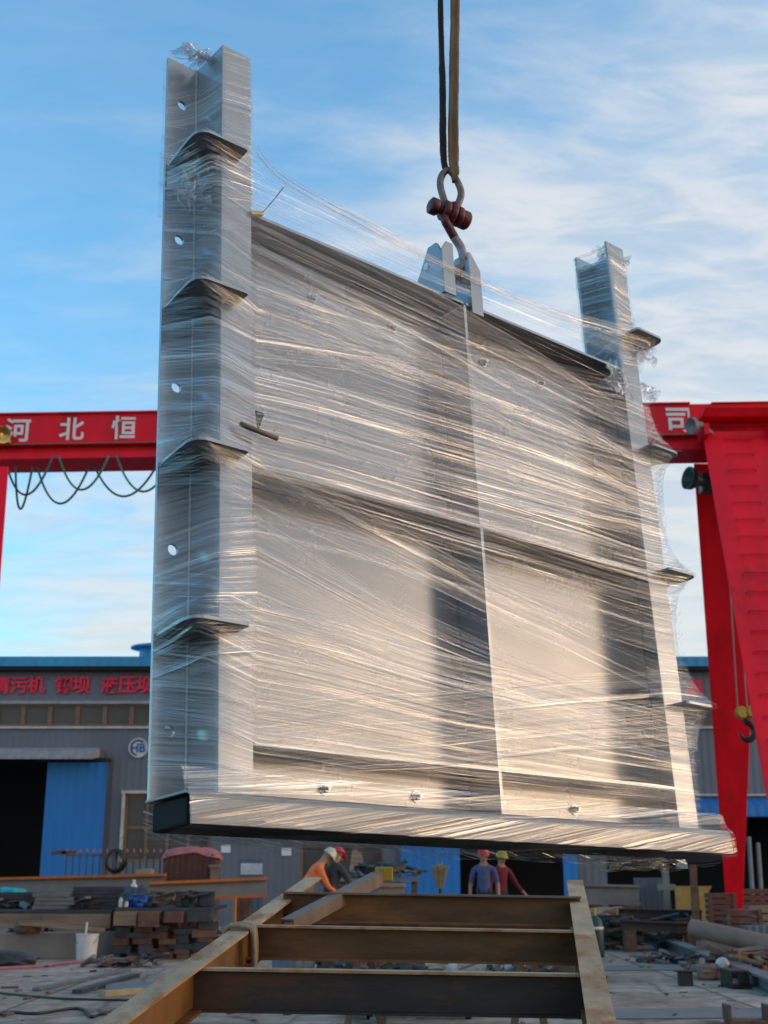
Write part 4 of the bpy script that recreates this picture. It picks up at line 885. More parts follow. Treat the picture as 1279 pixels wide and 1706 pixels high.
# ================================================================ PEOPLE
def person(label, loc, heading, J, cols, helmet, group='workers in helmets'):
    """J: joint positions (x right, y forward, z up); the body is one skinned surface, coloured by limb"""
    t = thing('person', label, 'person', loc, group, Matrix.Translation(Vector(loc)) @ rz(heading))
    names = []; vs = []; es = []; rad = []; own = []
    def v(n, p, r, part): names.append(n); vs.append(Vector(p)); rad.append(r); own.append(part); return len(vs) - 1
    def e(a, b): es.append((a, b))
    S, T, K, Bt = 0, 1, 2, 3      # shirt, trousers, skin, boots
    pel = v('pelvis', J['pelvis'], (.145, .11), T)
    wst = v('waist', J['waist'], (.135, .10), S); e(pel, wst)
    ch = v('chest', J['chest'], (.16, .115), S); e(wst, ch)
    nb = v('neckbase', J['neck'], (.10, .085), S); e(ch, nb)
    n2 = v('neck', J['neck'].lerp(J['head'], .45), (.055, .055), K); e(nb, n2)
    hd = v('head', J['head'], (.078, .092), K); e(n2, hd)
    ht = v('top', J['head'] + (J['head'] - J['neck']).normalized() * .10, (.072, .085), K); e(hd, ht)
    for sd in (-1, 1):
        a = 'L' if sd < 0 else 'R'
        sh = v('sh', J['sh' + a], (.07, .07), S); e(nb, sh)
        el = v('el', J['el' + a], (.045, .045), S if cols.get('long') else K); 
        mid = v('sleeve', J['sh' + a].lerp(J['el' + a], .6), (.058, .058), S); e(sh, mid); e(mid, el)
        wr = v('wr', J['wr' + a], (.030, .028), K); fm = v('fore', J['el' + a].lerp(J['wr' + a], .5), (.042, .040), S if cols.get('long') else K); e(el, fm); e(fm, wr)
        d = (J['wr' + a] - J['el' + a]).normalized(); x = d.cross(Vector((0, 1, 0.2))).normalized() * .01; y = d.cross(x).normalized()
        pm = v('palm', J['wr' + a] + d * .06, (.034, .018), K); e(wr, pm)
        for q, ln in ((-1.5, .06), (-.5, .075), (.5, .08), (1.5, .07)):
            f1 = v('f', J['wr' + a] + d * .105 + x * q * 2.1, (.010, .010), K); f2 = v('f', J['wr' + a] + d * (.105 + ln * .55) + x * q * 2.2 + y * .012, (.009, .009), K); f3 = v('f', J['wr' + a] + d * (.10 + ln * .9) + x * q * 2.2 + y * .035, (.007, .007), K)
            e(pm, f1); e(f1, f2); e(f2, f3)
        t1 = v('t', J['wr' + a] + d * .05 - x * 4.0 + y * .012, (.012, .012), K); t2 = v('t', J['wr' + a] + d * .095 - x * 5.2 + y * .026, (.009, .009), K); e(wr, t1); e(t1, t2)
        hp = v('hip', J['hip' + a], (.095, .095), T); e(pel, hp)
        kn = v('kn', J['kn' + a], (.062, .065), T); e(hp, kn)
        cf = v('calf', J['kn' + a].lerp(J['an' + a], .35), (.058, .062), T); e(kn, cf)
        an = v('an', J['an' + a], (.045, .05), T); e(cf, an)
        hl = v('heel', J['an' + a] + Vector((0, -.02, -.06)), (.042, .04), Bt); e(an, hl)
        to = v('toe', J['an' + a] + Vector((sd * .02, .16, -.065)), (.042, .030), Bt); e(hl, to)
    me = bpy.data.meshes.new('body'); me.from_pydata([p[:] for p in vs], es, [])
    o = bpy.data.objects.new('body', me); COL.objects.link(o)
    sm = o.modifiers.new('skin', 'SKIN'); sm.use_smooth_shade = True
    sv_ = me.skin_vertices[0].data
    for i, r in enumerate(rad): sv_[i].radius = r; sv_[i].use_root = (i == 0)
    sb = o.modifiers.new('sub', 'SUBSURF'); sb.levels = 1; sb.render_levels = 1
    bpy.context.view_layer.update()
    nm = bpy.data.meshes.new_from_object(o.evaluated_get(bpy.context.evaluated_depsgraph_get())); bpy.data.objects.remove(o)
    nm.materials.clear()
    for m in (cols['shirt'], M['trousers'], M['skin'], M['boots']): nm.materials.append(m)
    segs = [(vs[a], vs[b], own[a], own[b]) for a, b in es]
    for p in nm.polygons:
        c = p.center; best = 9; k = 0
        for a, b, oa, ob in segs:
            ab = b - a; q = max(0, min(1, (c - a).dot(ab) / max(1e-9, ab.length_squared))); dd = (c - a - ab * q).length
            if dd < best: best = dd; k = oa if q < .5 else ob
        p.material_index = k; p.use_smooth = True
    ob = bpy.data.objects.new('body', nm); COL.objects.link(ob); ob.parent = t
    # face, ears, helmet follow the head
    up = (J['head'] - J['neck']).normalized(); fw = J.get('face', Vector((0, 1, 0))); fw = (fw - up * fw.dot(up)).normalized(); rt = fw.cross(up)
    hc_ = J['head'] + up * .03
    fb = MB(); fb.tube([hc_ + fw * .075 + up * .02, hc_ + fw * .105 - up * .025, hc_ + fw * .085 - up * .035], [.008, .015, .009], 8)
    for s_ in (-1, 1): fb.tube([hc_ + rt * s_ * .078 + up * .02, hc_ + rt * s_ * .092, hc_ + rt * s_ * .08 - up * .03], [.008, .014, .008], 8)
    fb.build('nose_and_ears', M['skin'], t, True, smooth=True)
    ey = MB()
    for s_ in (-1, 1): ey.lathe(hc_ + fw * .075 + rt * s_ * .032 + up * .015, [(.011, 0), (.009, .008), (.003, .011)], 8, fw)
    ey.bar(hc_ + fw * .085 - up * .06 - rt * .022, hc_ + fw * .085 - up * .06 + rt * .022, .006, .006); ey.build('eyes_and_mouth', M['boots'], t, True)
    hm = MB(); c0 = hc_ + up * .035
    hm.lathe(c0, [(.128, 0), (.128, .012), (.120, .03), (.112, .07), (.088, .11), (.045, .135), (.005, .142)], 24, up)
    q = [c0 + fw * .09 + rt * -.09, c0 + fw * .175 + rt * -.05, c0 + fw * .185, c0 + fw * .175 + rt * .05, c0 + fw * .09 + rt * .09]
    hm.prism(q, up * .012); hm.tube([c0 + fw * .12 + up * .035, c0 + fw * .075 + up * .118, c0 + up * .146, c0 - fw * .08 + up * .115], .008, 6)
    hm.build('helmet', helmet, t, True, smooth=True)
    return t
V = Vector
def pose(lean=0., side=0., armL=None, armR=None, step=.0, head=(0, 0), hgt=1.0):
    """standing pose with the trunk leaned forward / sideways (metres at the chest)"""
    J = {}
    J['pelvis'] = V((0, 0, .94)); J['waist'] = V((side * .4, lean * .4, 1.10)); J['chest'] = V((side * .8, lean * .9, 1.30 - abs(lean) * .2)); J['neck'] = V((side, lean * 1.25, 1.45 - abs(lean) * .3))
    J['head'] = J['neck'] + V((head[0], .02 + head[1] + lean * .2, .15 - abs(lean) * .1))
    for s_, a in ((-1, 'L'), (1, 'R')):
        J['sh' + a] = J['neck'] + V((s_ * .19, -.01, -.06)); arm = armL if a == 'L' else armR
        e_, w_ = arm or ((s_ * .07, -.02, -.29), (s_ * .08, .06, -.54))
        J['el' + a] = J['sh' + a] + V(e_); J['wr' + a] = J['sh' + a] + V(w_)
        J['hip' + a] = V((s_ * .10, 0, .88)); J['kn' + a] = V((s_ * .11, .03 + s_ * step * .5, .49)); J['an' + a] = V((s_ * .12, s_ * step, .09))
    for k in J: J[k] = J[k] * hgt
    return J
def at_head(x, ytop, Y, top=1.82): p = PY(x, ytop, Y); return (p.x, Y, 0)
person('worker in orange shirt and cream helmet bending beside a red helmeted mate', at_head(500, 1411, 22.3), math.radians(-75), pose(lean=.24, armL=((-.05, .16, -.22), (.0, .38, -.34)), armR=((.05, .12, -.25), (.0, .32, -.38)), head=(0, .06), hgt=1.09), dict(shirt=M['orange_sh'], long=True), M['helm_white'])
person('worker in red helmet and charcoal jacket holding a part at the table', at_head(548, 1415, 22.5), math.radians(-50), pose(lean=.12, armL=((-.05, .14, -.24), (.0, .36, -.28)), armR=((.05, .14, -.24), (-.0, .36, -.28)), head=(-.06, .03), hgt=1.06), dict(shirt=M['dark_sh'], long=True), M['helm_red'])
person('worker in slate blue T shirt and red helmet standing in front of the dark doorway', at_head(805, 1421, 25.5), math.radians(172), pose(head=(0, 0.01), hgt=1.04), dict(shirt=M['blue_sh']), M['helm_red'])
person('worker in maroon shirt and yellow helmet walking near the dark doorway', at_head(832, 1424, 26.6), math.radians(-150), pose(lean=.03, armL=((-.14, .06, -.25), (-.22, .2, -.42)), step=.12, hgt=1.03), dict(shirt=M['maroon_sh'], long=True), M['helm_yel'])

# ================================================================ YARD CLUTTER
def solo(mb, name, m, label, cat, group=None, smooth=False, bevel=0):
    return tag(mb.build(name, m, smooth=smooth, bevel=bevel), label, cat, group)
def table(name, label, x0, x1, ytop, Y, dep, m, zt_=None, group='work tables', rough=False):
    a, b = PY(x0, ytop, Y), PY(x1, ytop, Y); z = a.z
    t = thing(name, label, 'work table', ((a.x + b.x) / 2, Y + dep / 2, 0), group)
    mb = MB(); mb.box(((a.x + b.x) / 2, Y + dep / 2, z - .03), (b.x - a.x, dep, .05)); mb.build('top', M['darkjunk'], t)
    if rough:
        rr_ = random.Random(11); n_ = 4
        for k in range(n_):
            xa = a.x + (b.x - a.x) * k / n_; wd_ = (b.x - a.x) / n_; hh = rr_.uniform(.16, .30)
            MB().box((xa + wd_ / 2, Y + rr_.uniform(-.16, .06), z - .06 - hh / 2), (wd_ * rr_.uniform(.75, .97), rr_.uniform(.12, .3), hh), Matrix.Rotation(rr_.uniform(-.06, .06), 3, 'Z')).build('timber_block', [M['timber'], M['rustjunk'], M['brownbox'], M['darkjunk']][k], t, bevel=.006)
        for k in range(5):
            x = a.x + .1 + (b.x - a.x - .2) * k / 4; zz_ = 0; mb = MB()
            while zz_ < z - .36:
                hh = rr_.uniform(.07, .16); mb.box((x + rr_.uniform(-.07, .07), Y + .25 + rr_.uniform(-.06, .06), zz_ + hh / 2), (rr_.uniform(.18, .45), .3, hh * .95), Matrix.Rotation(rr_.uniform(-.3, .3), 3, 'Z'), mi=rr_.randrange(3)); zz_ += hh
            mb.build('packing_stack', [M['darkjunk'], M['darkjunk'], M['rustjunk']], t)
        return t, z, a, b
    MB().box(((a.x + b.x) / 2, Y + .04, z - .18), (b.x - a.x - .04, .07, .24)).build('front_beam', m, t, bevel=.005)
    MB().box(((a.x + b.x) / 2, Y + dep - .04, z - .18), (b.x - a.x - .04, .07, .24)).build('rear_beam', m, t)
    for x in (a.x + .12, (a.x + b.x) / 2, b.x - .12):
        for y in (Y + .14, Y + dep - .14): MB().box((x, y, (z - .30) / 2), (.11, .11, z - .30)).build('leg', M['rustjunk'], t)
    return t, z, a, b
tA, zA, aA, bA = table('work_table', 'long steel work table littered with dark plates, behind the white bucket', -120, 186, 1516, 22.6, 2.6, M['timber'])
tB, zB, aB, bB = table('work_table', 'rough work table of rusty blocks packed up unevenly, with dark blocks on top', 192, 352, 1512, 22.0, 2.2, M['rustjunk'], rough=True)
MB().bar((aA.x + 2.0, 22.58, .62), (bA.x - .05, 22.5, .12), .16, .05, (0, 1, 0)).build('brace', M['timber'], tA)
# long I-beams lying on supports behind the tables
def lying_ibeam(label, x0, y0, x1, y1, Y0, Y1, h, b, m, mt):
    a, c = PY(x0, y0, Y0), PY(x1, y1, Y1)
    t = thing('steel_beam', label, 'steel beam', ((a.x + c.x) / 2, (Y0 + Y1) / 2, 0), 'steel beams lying in the yard')
    MB().ibeam(a, c, h, b, .012, .05, mi=(1, 0, 1)).build('profile', [m, mt], t)
    for q in (.2, .8):
        p = a.lerp(c, q); MB().box((p.x, p.y, (p.z - h) / 2), (.3, .3, p.z - h)).build('support', M['rustjunk'], t)
lying_ibeam('long grey I-beam with orange primed flanges, left behind the dark plates', -150, 1465, 276, 1455, 25.6, 25.4, .42, .22, M['greybeam'], M['primer'])
lying_ibeam('shorter grey I-beam with orange flange lying right of the brown crate', 248, 1469, 444, 1461, 24.0, 24.4, .36, .22, M['greybeam'], M['primer'])
lying_ibeam('grey I-beam lying on supports right of the rusty frame', 968, 1472, 1064, 1474, 26.5, 26.6, .40, .2, M['greysteel'], M['greysteel'])
# stacks of plates on table A
def stack(label, x, y, Y, n, sx_, sy_, th, m, name='plate_stack', group='plate stacks'):
    p = PY(x, y, Y); mb = MB()
    for k in range(n): mb.box((p.x + rnd.uniform(-.06, .06), Y + sy_ / 2 + rnd.uniform(-.05, .05), p.z + th * (k + .5)), (sx_ * rnd.uniform(.8, 1), sy_, th * .9), Matrix.Rotation(rnd.uniform(-.12, .12), 3, 'Z'))
    return solo(mb, name, m, label, 'plate stack', group)
stack('low stack of blue grey plates on the long work table', 86, 1515, 22.9, 4, .75, .8, .07, M['greysteel'])
stack('dark stack of plates near the right end of the long work table', 155, 1515, 23.2, 6, 1.0, .9, .065, M['darkjunk'])
stack('wide heap of dark sheets under the cyan cloth', 20, 1515, 23.6, 5, 1.3, .9, .06, M['darkjunk'])
for k, x in enumerate((296, 309, 322, 336, 347)):
    p = PY(x, 1511, 22.5); solo(MB().box((p.x, 22.7, p.z + .11), (.12, .3, .2), Matrix.Rotation(rnd.uniform(-.1, .1), 3, 'Z')).box((p.x, 22.68, p.z + .235), (.15, .2, .05)), 'steel_block', M['darkjunk'], 'dark steel block in the row on the rusty work table', 'steel block', 'steel blocks on the rusty work table', bevel=.01)
def blob(label, c, sz, m, name, cat, seed):
    bm = bmesh.new(); bmesh.ops.create_icosphere(bm, subdivisions=4, radius=1)
    for v_ in bm.verts:
        d = 1 + .35 * noise.noise(v_.co * 1.6 + V((seed, 0, 0))) + .16 * noise.noise(v_.co * 4 + V((0, seed, 0))); z = v_.co.z * d
        v_.co = V((v_.co.x * d * sz[0] / 2, v_.co.y * d * sz[1] / 2, (max(z, -.55) + .55) / 1.55 * sz[2]))
    me = bpy.data.meshes.new(name); bm.to_mesh(me); bm.free(); me.materials.append(m); me.polygons.foreach_set('use_smooth', [True] * len(me.polygons))
    o = bpy.data.objects.new(name, me); COL.objects.link(o); o.location = c; return tag(o, label, cat)
p = PY(8, 1499, 23.6); blob('cyan cloth crumpled on the dark sheets at the left edge', (p.x, 24.0, p.z), (.55, .5, .22), M['cyan'], 'cloth', 'cloth', 2.)
p = PY(226, 1512, 22.3); blob('bright blue plastic bundle on the rusty work table', (p.x, 22.5, p.z), (.42, .4, .22), M['bluecloth'], 'plastic_bundle', 'bundle', 5.)
p = PY(206, 1511, 22.5); blob('heap of dark rags left of the blue bundle', (p.x + .12, 23.0, p.z), (.6, .5, .34), M['darkjunk'], 'rag_heap', 'rags', 8.)
p = PY(221, 1490, 22.9); bt = thing('bottle', 'white bottle standing behind the blue plastic bundle', 'bottle', (p.x, 22.95, p.z - .08))
MB().lathe((p.x, 22.95, p.z - .08), [(.065, 0), (.068, .02), (.068, .22), (.03, .27), (.026, .29)], 18).build('body', M['bucket'], bt, smooth=True); MB().lathe((p.x, 22.95, p.z + .21), [(.03, 0), (.03, .04)], 14).build('cap', M['bucket'], bt)
for dx, lab in ((0, 'small pale bottle beside the dark rags, the taller of two'), (.09, 'small pale bottle beside the dark rags, the shorter of two')):
    q = PY(200, 1511, 22.2); h = .16 if dx == 0 else .12
    solo(MB().lathe((q.x + dx, 22.25, q.z), [(.035, 0), (.038, .01), (.038, h * .7), (.014, h * .85), (.014, h)], 14), 'bottle', M['bucket'], lab, 'bottle', smooth=True)
# crate with pink tarp, cabinet, coil, cream box, barrier with red tips, tool stands
p = PY(314, 1456, 26.6); cr_ = thing('wooden_crate', 'brown ribbed crate covered with a pink tarp', 'crate', (p.x, 27.0, 0))
mb = MB(); mb.box((p.x, 27.1, p.z - .55), (1.08, .9, 1.9))
for k in range(9): mb.box((p.x - .48 + k * .12, 26.63, p.z - .55), (.03, .03, 1.9))
mb.build('box', M['brownbox'], cr_)
tp = []; 
for i in range(14):
    for j in range(14):
        a, b = i / 13 - .5, j / 13 - .5; tp.append((p.x + a * 1.2, 27.1 + b * 1.0, p.z + .42 + .12 * (1 - 4 * a * a) + .06 * noise.noise(V((a * 5, b * 5, 2))) - (.12 if abs(a) > .48 or abs(b) > .48 else 0)))
mb = MB(); mb.add(tp, [(i * 14 + j, i * 14 + j + 1, (i + 1) * 14 + j + 1, (i + 1) * 14 + j) for i in range(13) for j in range(13)]); mb.build('tarp', M['palered'], cr_, smooth=True)
p = PY(356, 1455, 26.4); solo(MB().box((p.x, 26.5, .75), (.16, .1, 1.5)).box((p.x, 26.5, 1.52), (.22, .16, .06)), 'timber_post', M['timber'], 'weathered timber post right of the brown crate', 'post')
p = PY(418, 1456, 26.0); cb = thing('tool_cabinet', 'pale blue tool cabinet with a white panel against the grey wall', 'cabinet', (p.x, 26.3, 0))
MB().box((p.x, 26.3, p.z / 2 + .15), (.50, .4, p.z + .3)).build('body', M['slate'], cb, bevel=.01); MB().box((p.x, 26.09, p.z + .1), (.44, .02, .22)).build('panel', M['logoring'], cb)
c = PY(191, 1434, 26.8); mb = MB()
for k in range(5): mb.tube([c + V((math.cos(a) * (.17 + k * .012), .03 * k, math.sin(a) * (.19 + .01 * k))) for a in [i * 2 * math.pi / 26 for i in range(26)]], .025, 6, closed=True)
co_ = thing('hose_coil', 'black hose coil hung on the barrier in front of the workshop', 'hose', (c.x, c.y, 0)); mb.build('coil', M['blackhose'], co_, smooth=True); MB().box((c.x, c.y + .17, (c.z + .2) / 2), (.05, .05, c.z + .2)).build('hanger_post', M['angle'], co_)
p = PY(238, 1457, 25.9); solo(MB().box((p.x, 26.1, p.z - .02), (.32, .3, .24)).box((p.x + .05, 26.1, p.z + .105), (.2, .24, .02)), 'cardboard_box', M['sack'], 'cream box on the long beam left of the brown crate', 'box', bevel=.008)
a, b = PY(112, 1421, 27.4), PY(268, 1420, 27.4); br = thing('barrier_rail', 'row of upright bars with red tips before the blue door', 'barrier', ((a.x + b.x) / 2, 27.4, 0))
MB().bar((a.x, 27.4, a.z - .05), (b.x, 27.4, b.z - .05), .035, .035).build('top_bar', M['angle'], br); MB().bar((a.x, 27.4, .35), (b.x, 27.4, .35), .035, .035).build('low_bar', M['angle'], br)
for k in range(15):
    x = a.x + (b.x - a.x) * k / 14; pk = MB().cyl((x, 27.36, 0), (x, 27.36, a.z), .016, 8).build('picket', M['wire'], br); MB().lathe((x, 27.36, a.z), [(.02, 0), (.03, .03), (.006, .09)], 8).build('tip', M['palered'], pk)
for x, lab in ((97, 'rusty tool stand with bent top in front of the blue sliding door'), (114, 'rusty tool stand with forked top right of its twin')):
    p = PY(x, 1424, 26.3); t = thing('tool_stand', lab, 'tool stand', (p.x, 26.3, 0), 'tool stands')
    MB().bar((p.x, 26.3, 0), (p.x, 26.3, p.z), .07, .07).build('post', M['rustjunk'], t); MB().bar((p.x - .14, 26.3, p.z + .03), (p.x + .16, 26.3, p.z + .06), .06, .07).build('arm', M['rustjunk'], t); MB().box((p.x, 26.3, .02), (.4, .4, .04)).build('base', M['rustjunk'], t)
p = PY(392, 1540, 19.5); q = PY(392, 1493, 19.5); t = thing('marker_rod', 'thin orange marker rod standing left of the rusty frame', 'rod', (p.x, 19.5, 0)); MB().cyl((p.x, 19.5, 0), (q.x, 19.5, q.z), .022, 10).build('rod', M['primer'], t); MB().lathe((p.x, 19.5, 0), [(.14, 0), (.14, .02), (.03, .05)], 16).build('base', M['primer'], t)
# bucket, channel, plank, roll, dark pile
p = PZ(143, 1600); bk = thing('bucket', 'white plastic bucket with a brush handle on the concrete', 'bucket', p)
MB().lathe(p, [(.155, 0), (.16, .01), (.185, .40), (.195, .405), (.195, .42), (.175, .42), (.17, .38), (.15, .02), (.002, .02)], 28).build('shell', M['bucket'], bk, smooth=False); MB().tube([p + V((-.05, 0, .05)), p + V((-.03, .05, .6))], .018, 8).build('brush_handle', M['bucket'], bk)
MB().tube([p + V((.19 * math.cos(a), -.19 * abs(math.sin(a)) * .5 - .05, .39 - .16 * math.sin(a))) for a in [i * math.pi / 14 for i in range(15)]], .005, 6).build('handle', M['wire'], bk)
a, b = PZ(-60, 1603), PZ(186, 1597); zc = .42
bc = thing('steel_channel', 'grey box channel lying on the ground left of the white bucket', 'steel channel', (a + b) / 2)
MB().profile((a.x, a.y + .5, zc), (b.x, b.y + .5, zc), [(-.22, 0), (.22, 0), (.22, -.42), (.20, -.42), (.20, -.02), (-.20, -.02), (-.20, -.42), (-.22, -.42)]).build('profile', M['greybeam'], bc, bevel=.004)
MB().box((b.x - .01, b.y + .5, .2), (.03, .38, .38)).build('end_plate', M['rustjunk'], bc)
a2, b2 = PY(28, 1552, 21.6), PY(166, 1562, 21.5); solo(MB().bar((a2.x, 21.7, zc + .16), (b2.x, 21.9, zc + .05), .16, .05), 'timber_plank', M['timber'], 'pale timber plank resting on the grey channel', 'plank', 'loose planks')
p = PY(40, 1562, 21.7); solo(MB().lathe((p.x, 21.9, zc + .002), [(.20, 0), (.23, .03), (.23, .16), (.2, .19)], 20), 'rope_roll', M['rustjunk'], 'brown roll under the left end of the pale plank', 'roll', smooth=True)
p = PZ(245, 1580); blob('dark green heap of netting under the rusty work table', (p.x, p.y + .3, 0), (.9, .6, .42), M['tealdark'], 'netting_heap', 'netting', 3.3)
p = PZ(12, 1610); blob('dark heap of tarpaulin on the ground at the left edge', (p.x - .1, p.y + .2, 0), (.9, .5, .22), M['darkjunk'], 'tarpaulin_heap', 'tarpaulin', 13.3)
solo(MB().tube(cord([PZ(-20, 1614, .02), PZ(60, 1610, .02), PZ(130, 1602, .02), PZ(180, 1596, .02), PZ(207, 1588, .05), PZ(211, 1572, .12), PZ(204, 1560, .25), PZ(194, 1556, .28)], 0, 0, 60), .028, 8), 'hose', M['pink'], 'pink hose curling along the ground past the white bucket', 'hose', smooth=True)
solo(MB().tube(cord([PZ(-20, 1696, .015), PZ(15, 1686, .015), PZ(60, 1688, .015), PZ(118, 1680, .015), PZ(140, 1682, .015), PZ(152, 1694, .015), PZ(170, 1688, .015), PZ(200, 1686, .015)], 0, 0, 60), .016, 8), 'cable', M['blackhose'], 'black cable wriggling across the ground at lower left', 'cable', smooth=True)
solo(MB().tube(cord([PZ(-20, 1652, .012), PZ(60, 1660, .012), PZ(120, 1664, .012), PZ(215, 1666, .012)], 0, 0, 40), .014, 8), 'cable', M['blackhose'], 'straight dark cable on the ground above the wriggling one', 'cable', smooth=True)
def ground_strip(x0, y0, x1, y1, wd, th, m, name, label, cat, group=None):
    return solo(MB().bar(PZ(x0, y0, th / 2), PZ(x1, y1, th / 2), wd, th), name, m, label, cat, group, bevel=.003)
ground_strip(60, 1648, 213, 1616, .10, .04, M['greysteel'], 'timber_plank', 'long thin grey plank lying on the ground below the bucket', 'plank', 'loose planks')
ground_strip(128, 1652, 226, 1624, .12, .05, M['darkjunk'], 'steel_bar', 'dark steel bar on the ground beside the long thin plank', 'steel bar')
ground_strip(170, 1655, 238, 1650, .16, .06, M['sack'], 'timber_plank', 'short ochre board on the ground by the left rail', 'plank', 'loose planks')
mb = MB(); a = PZ(196, 1645, .012); mb.box(a + V((.35, .3, 0)), (1.1, .9, .02), Matrix.Rotation(.2, 3, 'Z')); solo(mb, 'steel_sheet', M['greysteel'], 'grey steel sheet flat on the ground left of the rusty rail', 'steel sheet', 'steel sheets on the ground')
# under and behind the rusty frame
p = PZ(488, 1634); solo(MB().lathe((p.x, p.y, 0), [(.26, 0), (.28, .02), (.31, .55), (.33, .56), (.33, .6), (.29, .6), (.28, .1), (.01, .1)], 26), 'barrel', M['slate'], 'blue grey tub glimpsed between the two lower cross beams', 'tub')
p = PZ(508, 1683); solo(MB().tube(cord([PZ(480, 1680, .03), PZ(505, 1676, .03), PZ(520, 1684, .03), PZ(545, 1682, .03), PZ(560, 1678, .03)], 0, 0, 30), .035, 8), 'hose', M['green'], 'green hose lying under the nearest cross beam', 'hose', smooth=True)
p = PZ(655, 1690); ct = thing('hand_cart', 'low black cart with small wheels under the rusty frame', 'cart', (p.x, p.y, 0))
c0, c1 = PZ(600, 1700), PZ(800, 1700)
MB().box(((c0.x + c1.x) / 2, c0.y + .5, .30), (c1.x - c0.x, .8, .06)).build('deck', M['darkjunk'], ct)
for x in (c0.x + .1, c1.x - .1):
    for y in (c0.y + .15, c0.y + .85):
        w_ = MB().lathe((x - .04, y, .13), [(.06, 0), (.13, .0), (.13, .06), (.06, .06)], 20, V((1, 0, 0))).build('wheel', M['black'], ct); MB().bar((x, y, .13), (x, y, .27), .03, .05, (0, 1, 0)).build('fork', M['angle'], w_)
for k, (x, y, lab) in enumerate(((560, 1595, 'dark steel block in shadow below the middle cross beam, leftmost'), (640, 1597, 'dark long steel block in shadow below the middle cross beam'), (880, 1606, 'dark steel block near the right end under the middle cross beam'))):
    p = PZ(x, y + 22); solo(MB().box((p.x, p.y + .3, .14), (1.2 if k == 1 else .6, .4, .28)).box((p.x, p.y + .3, .30), (.4, .3, .04)), 'steel_block', M['darkjunk'], lab, 'steel block', bevel=.01)
p = PZ(754, 1628); solo(MB().lathe((p.x, p.y, 0), [(.07, 0), (.07, .2), (.03, .26), (.03, .3)], 16), 'bottle', M['bucket'], 'white bottle on the ground seen between two cross beams', 'bottle', smooth=True)
p = PZ(826, 1628); mb = MB(); mb.box((p.x, p.y, .04), (.44, .3, .08)); mb.box((p.x - .16, p.y, .2), (.1, .3, .24)); mb.box((p.x + .16, p.y, .2), (.1, .3, .24)); mb.box((p.x, p.y, .36), (.44, .3, .08)); solo(mb, 'hollow_block', M['bucket'], 'pale hollow block on the ground below the middle cross beam', 'block')
# clutter before the workshop, centre
t = thing('bench', 'long workbench of grey plates behind the rusty frame', 'work bench', (PY(650, 1465, 24.5).x, 24.6, 0)); a, b = PY(560, 1463, 24.2), PY(700, 1458, 24.2)
MB().box(((a.x + b.x) / 2, 24.7, a.z - .03), (b.x - a.x, 1.1, .06)).build('top', M['greysteel'], t)
for x in (a.x + .1, b.x - .1):
    for y in (24.3, 25.1): MB().box((x, y, (a.z - .06) / 2), (.09, .09, a.z - .06)).build('leg', M['rustjunk'], t)
p = PY(590, 1461, 24.4); blob('pale blue plastic sheet lying on the long workbench', (p.x, 24.6, a.z), (.34, .3, .14), M['slate'], 'plastic_sheet', 'plastic sheet', 4.4)
for k, (x0, y0, x1, y1, lab) in enumerate(((574, 1500, 592, 1417, 'leaning timber prop behind the red helmeted worker, more upright of two'), (625, 1500, 596, 1420, 'leaning timber prop behind the red helmeted worker, more slanted of two'))):
    a_, b_ = PY(x0, y0, 30), PY(x1, y1, 30.6); a_.z = max(0, a_.z * 0); solo(MB().bar(a_, b_, .16, .07, (0, 1, 0)), 'timber_prop', M['timber'], lab, 'timber prop')
p = PY(737, 1480, 26.0); bd = thing('straw_bundle', 'brown straw bundle with a dark handle before the blue door', 'broom', (p.x, 26.0, 0)); mb = MB()
for k in range(70):
    a = rnd.uniform(0, 6.28); r0, r1 = rnd.uniform(0, .06), rnd.uniform(.05, .20); tp_ = V((math.cos(a) * r1, math.sin(a) * r1, rnd.uniform(.42, .55) - r1 * .5))
    b0 = V((p.x - .05, 26, p.z)); mb.tube([b0 + V((math.cos(a) * r0, math.sin(a) * r0, 0)), b0 + tp_ * .6, b0 + tp_], [.012, .016, .01], 5)
mb.build('bristles', M['sack'], bd); MB().bar((p.x - .08, 25.98, 0), (p.x - .05, 26, p.z + .06), .05, .05, (0, 1, 0)).build('handle', M['black'], bd)
p = PY(650, 1478, 23.2); solo(MB().box((p.x, 23.3, p.z / 2), (.5, .5, p.z)).box((p.x, 23.3, p.z + .03), (.56, .56, .06)), 'wooden_crate', M['timber'], 'timber crate behind the yellow end of the angle iron', 'crate', bevel=.01)
# right side
p = PZ(1028, 1576); ps = thing('pallet_stack', 'stack of dark plates beside the right rail', 'plate stack', p); mb = MB()
for k in range(7): mb.box((p.x + rnd.uniform(-.08, .08), p.y + .5 + rnd.uniform(-.05, .05), .05 + k * .075), (1.0 * rnd.uniform(.75, 1.05), .8, .055), Matrix.Rotation(rnd.uniform(-.1, .1), 3, 'Z'))
mb.build('plates', M['tealdark'], ps); blob('tan sack draped on the dark plates beside the right rail', (p.x - .05, p.y + .45, .56), (.85, .7, .16), M['sack'], 'sack', 'sack', 6.6)
p = PZ(990, 1560); gc = thing('gas_cylinder', 'small white and green cylinder standing behind the right rail', 'gas cylinder', (p.x, 22.5, 0)); x = PY(990, 1520, 22.5).x
MB().lathe((x, 22.5, 0), [(.13, 0), (.14, .02), (.14, .52), (.11, .62), (.05, .68)], 20).build('body', M['tealdark'], gc, smooth=True); MB().lathe((x, 22.5, .45), [(.142, .0), (.142, .05)], 20).build('white_band', M['bucket'], gc, smooth=True); MB().cyl((x, 22.5, .68), (x, 22.5, .80), .03, 10).build('valve', M['brass'], gc)
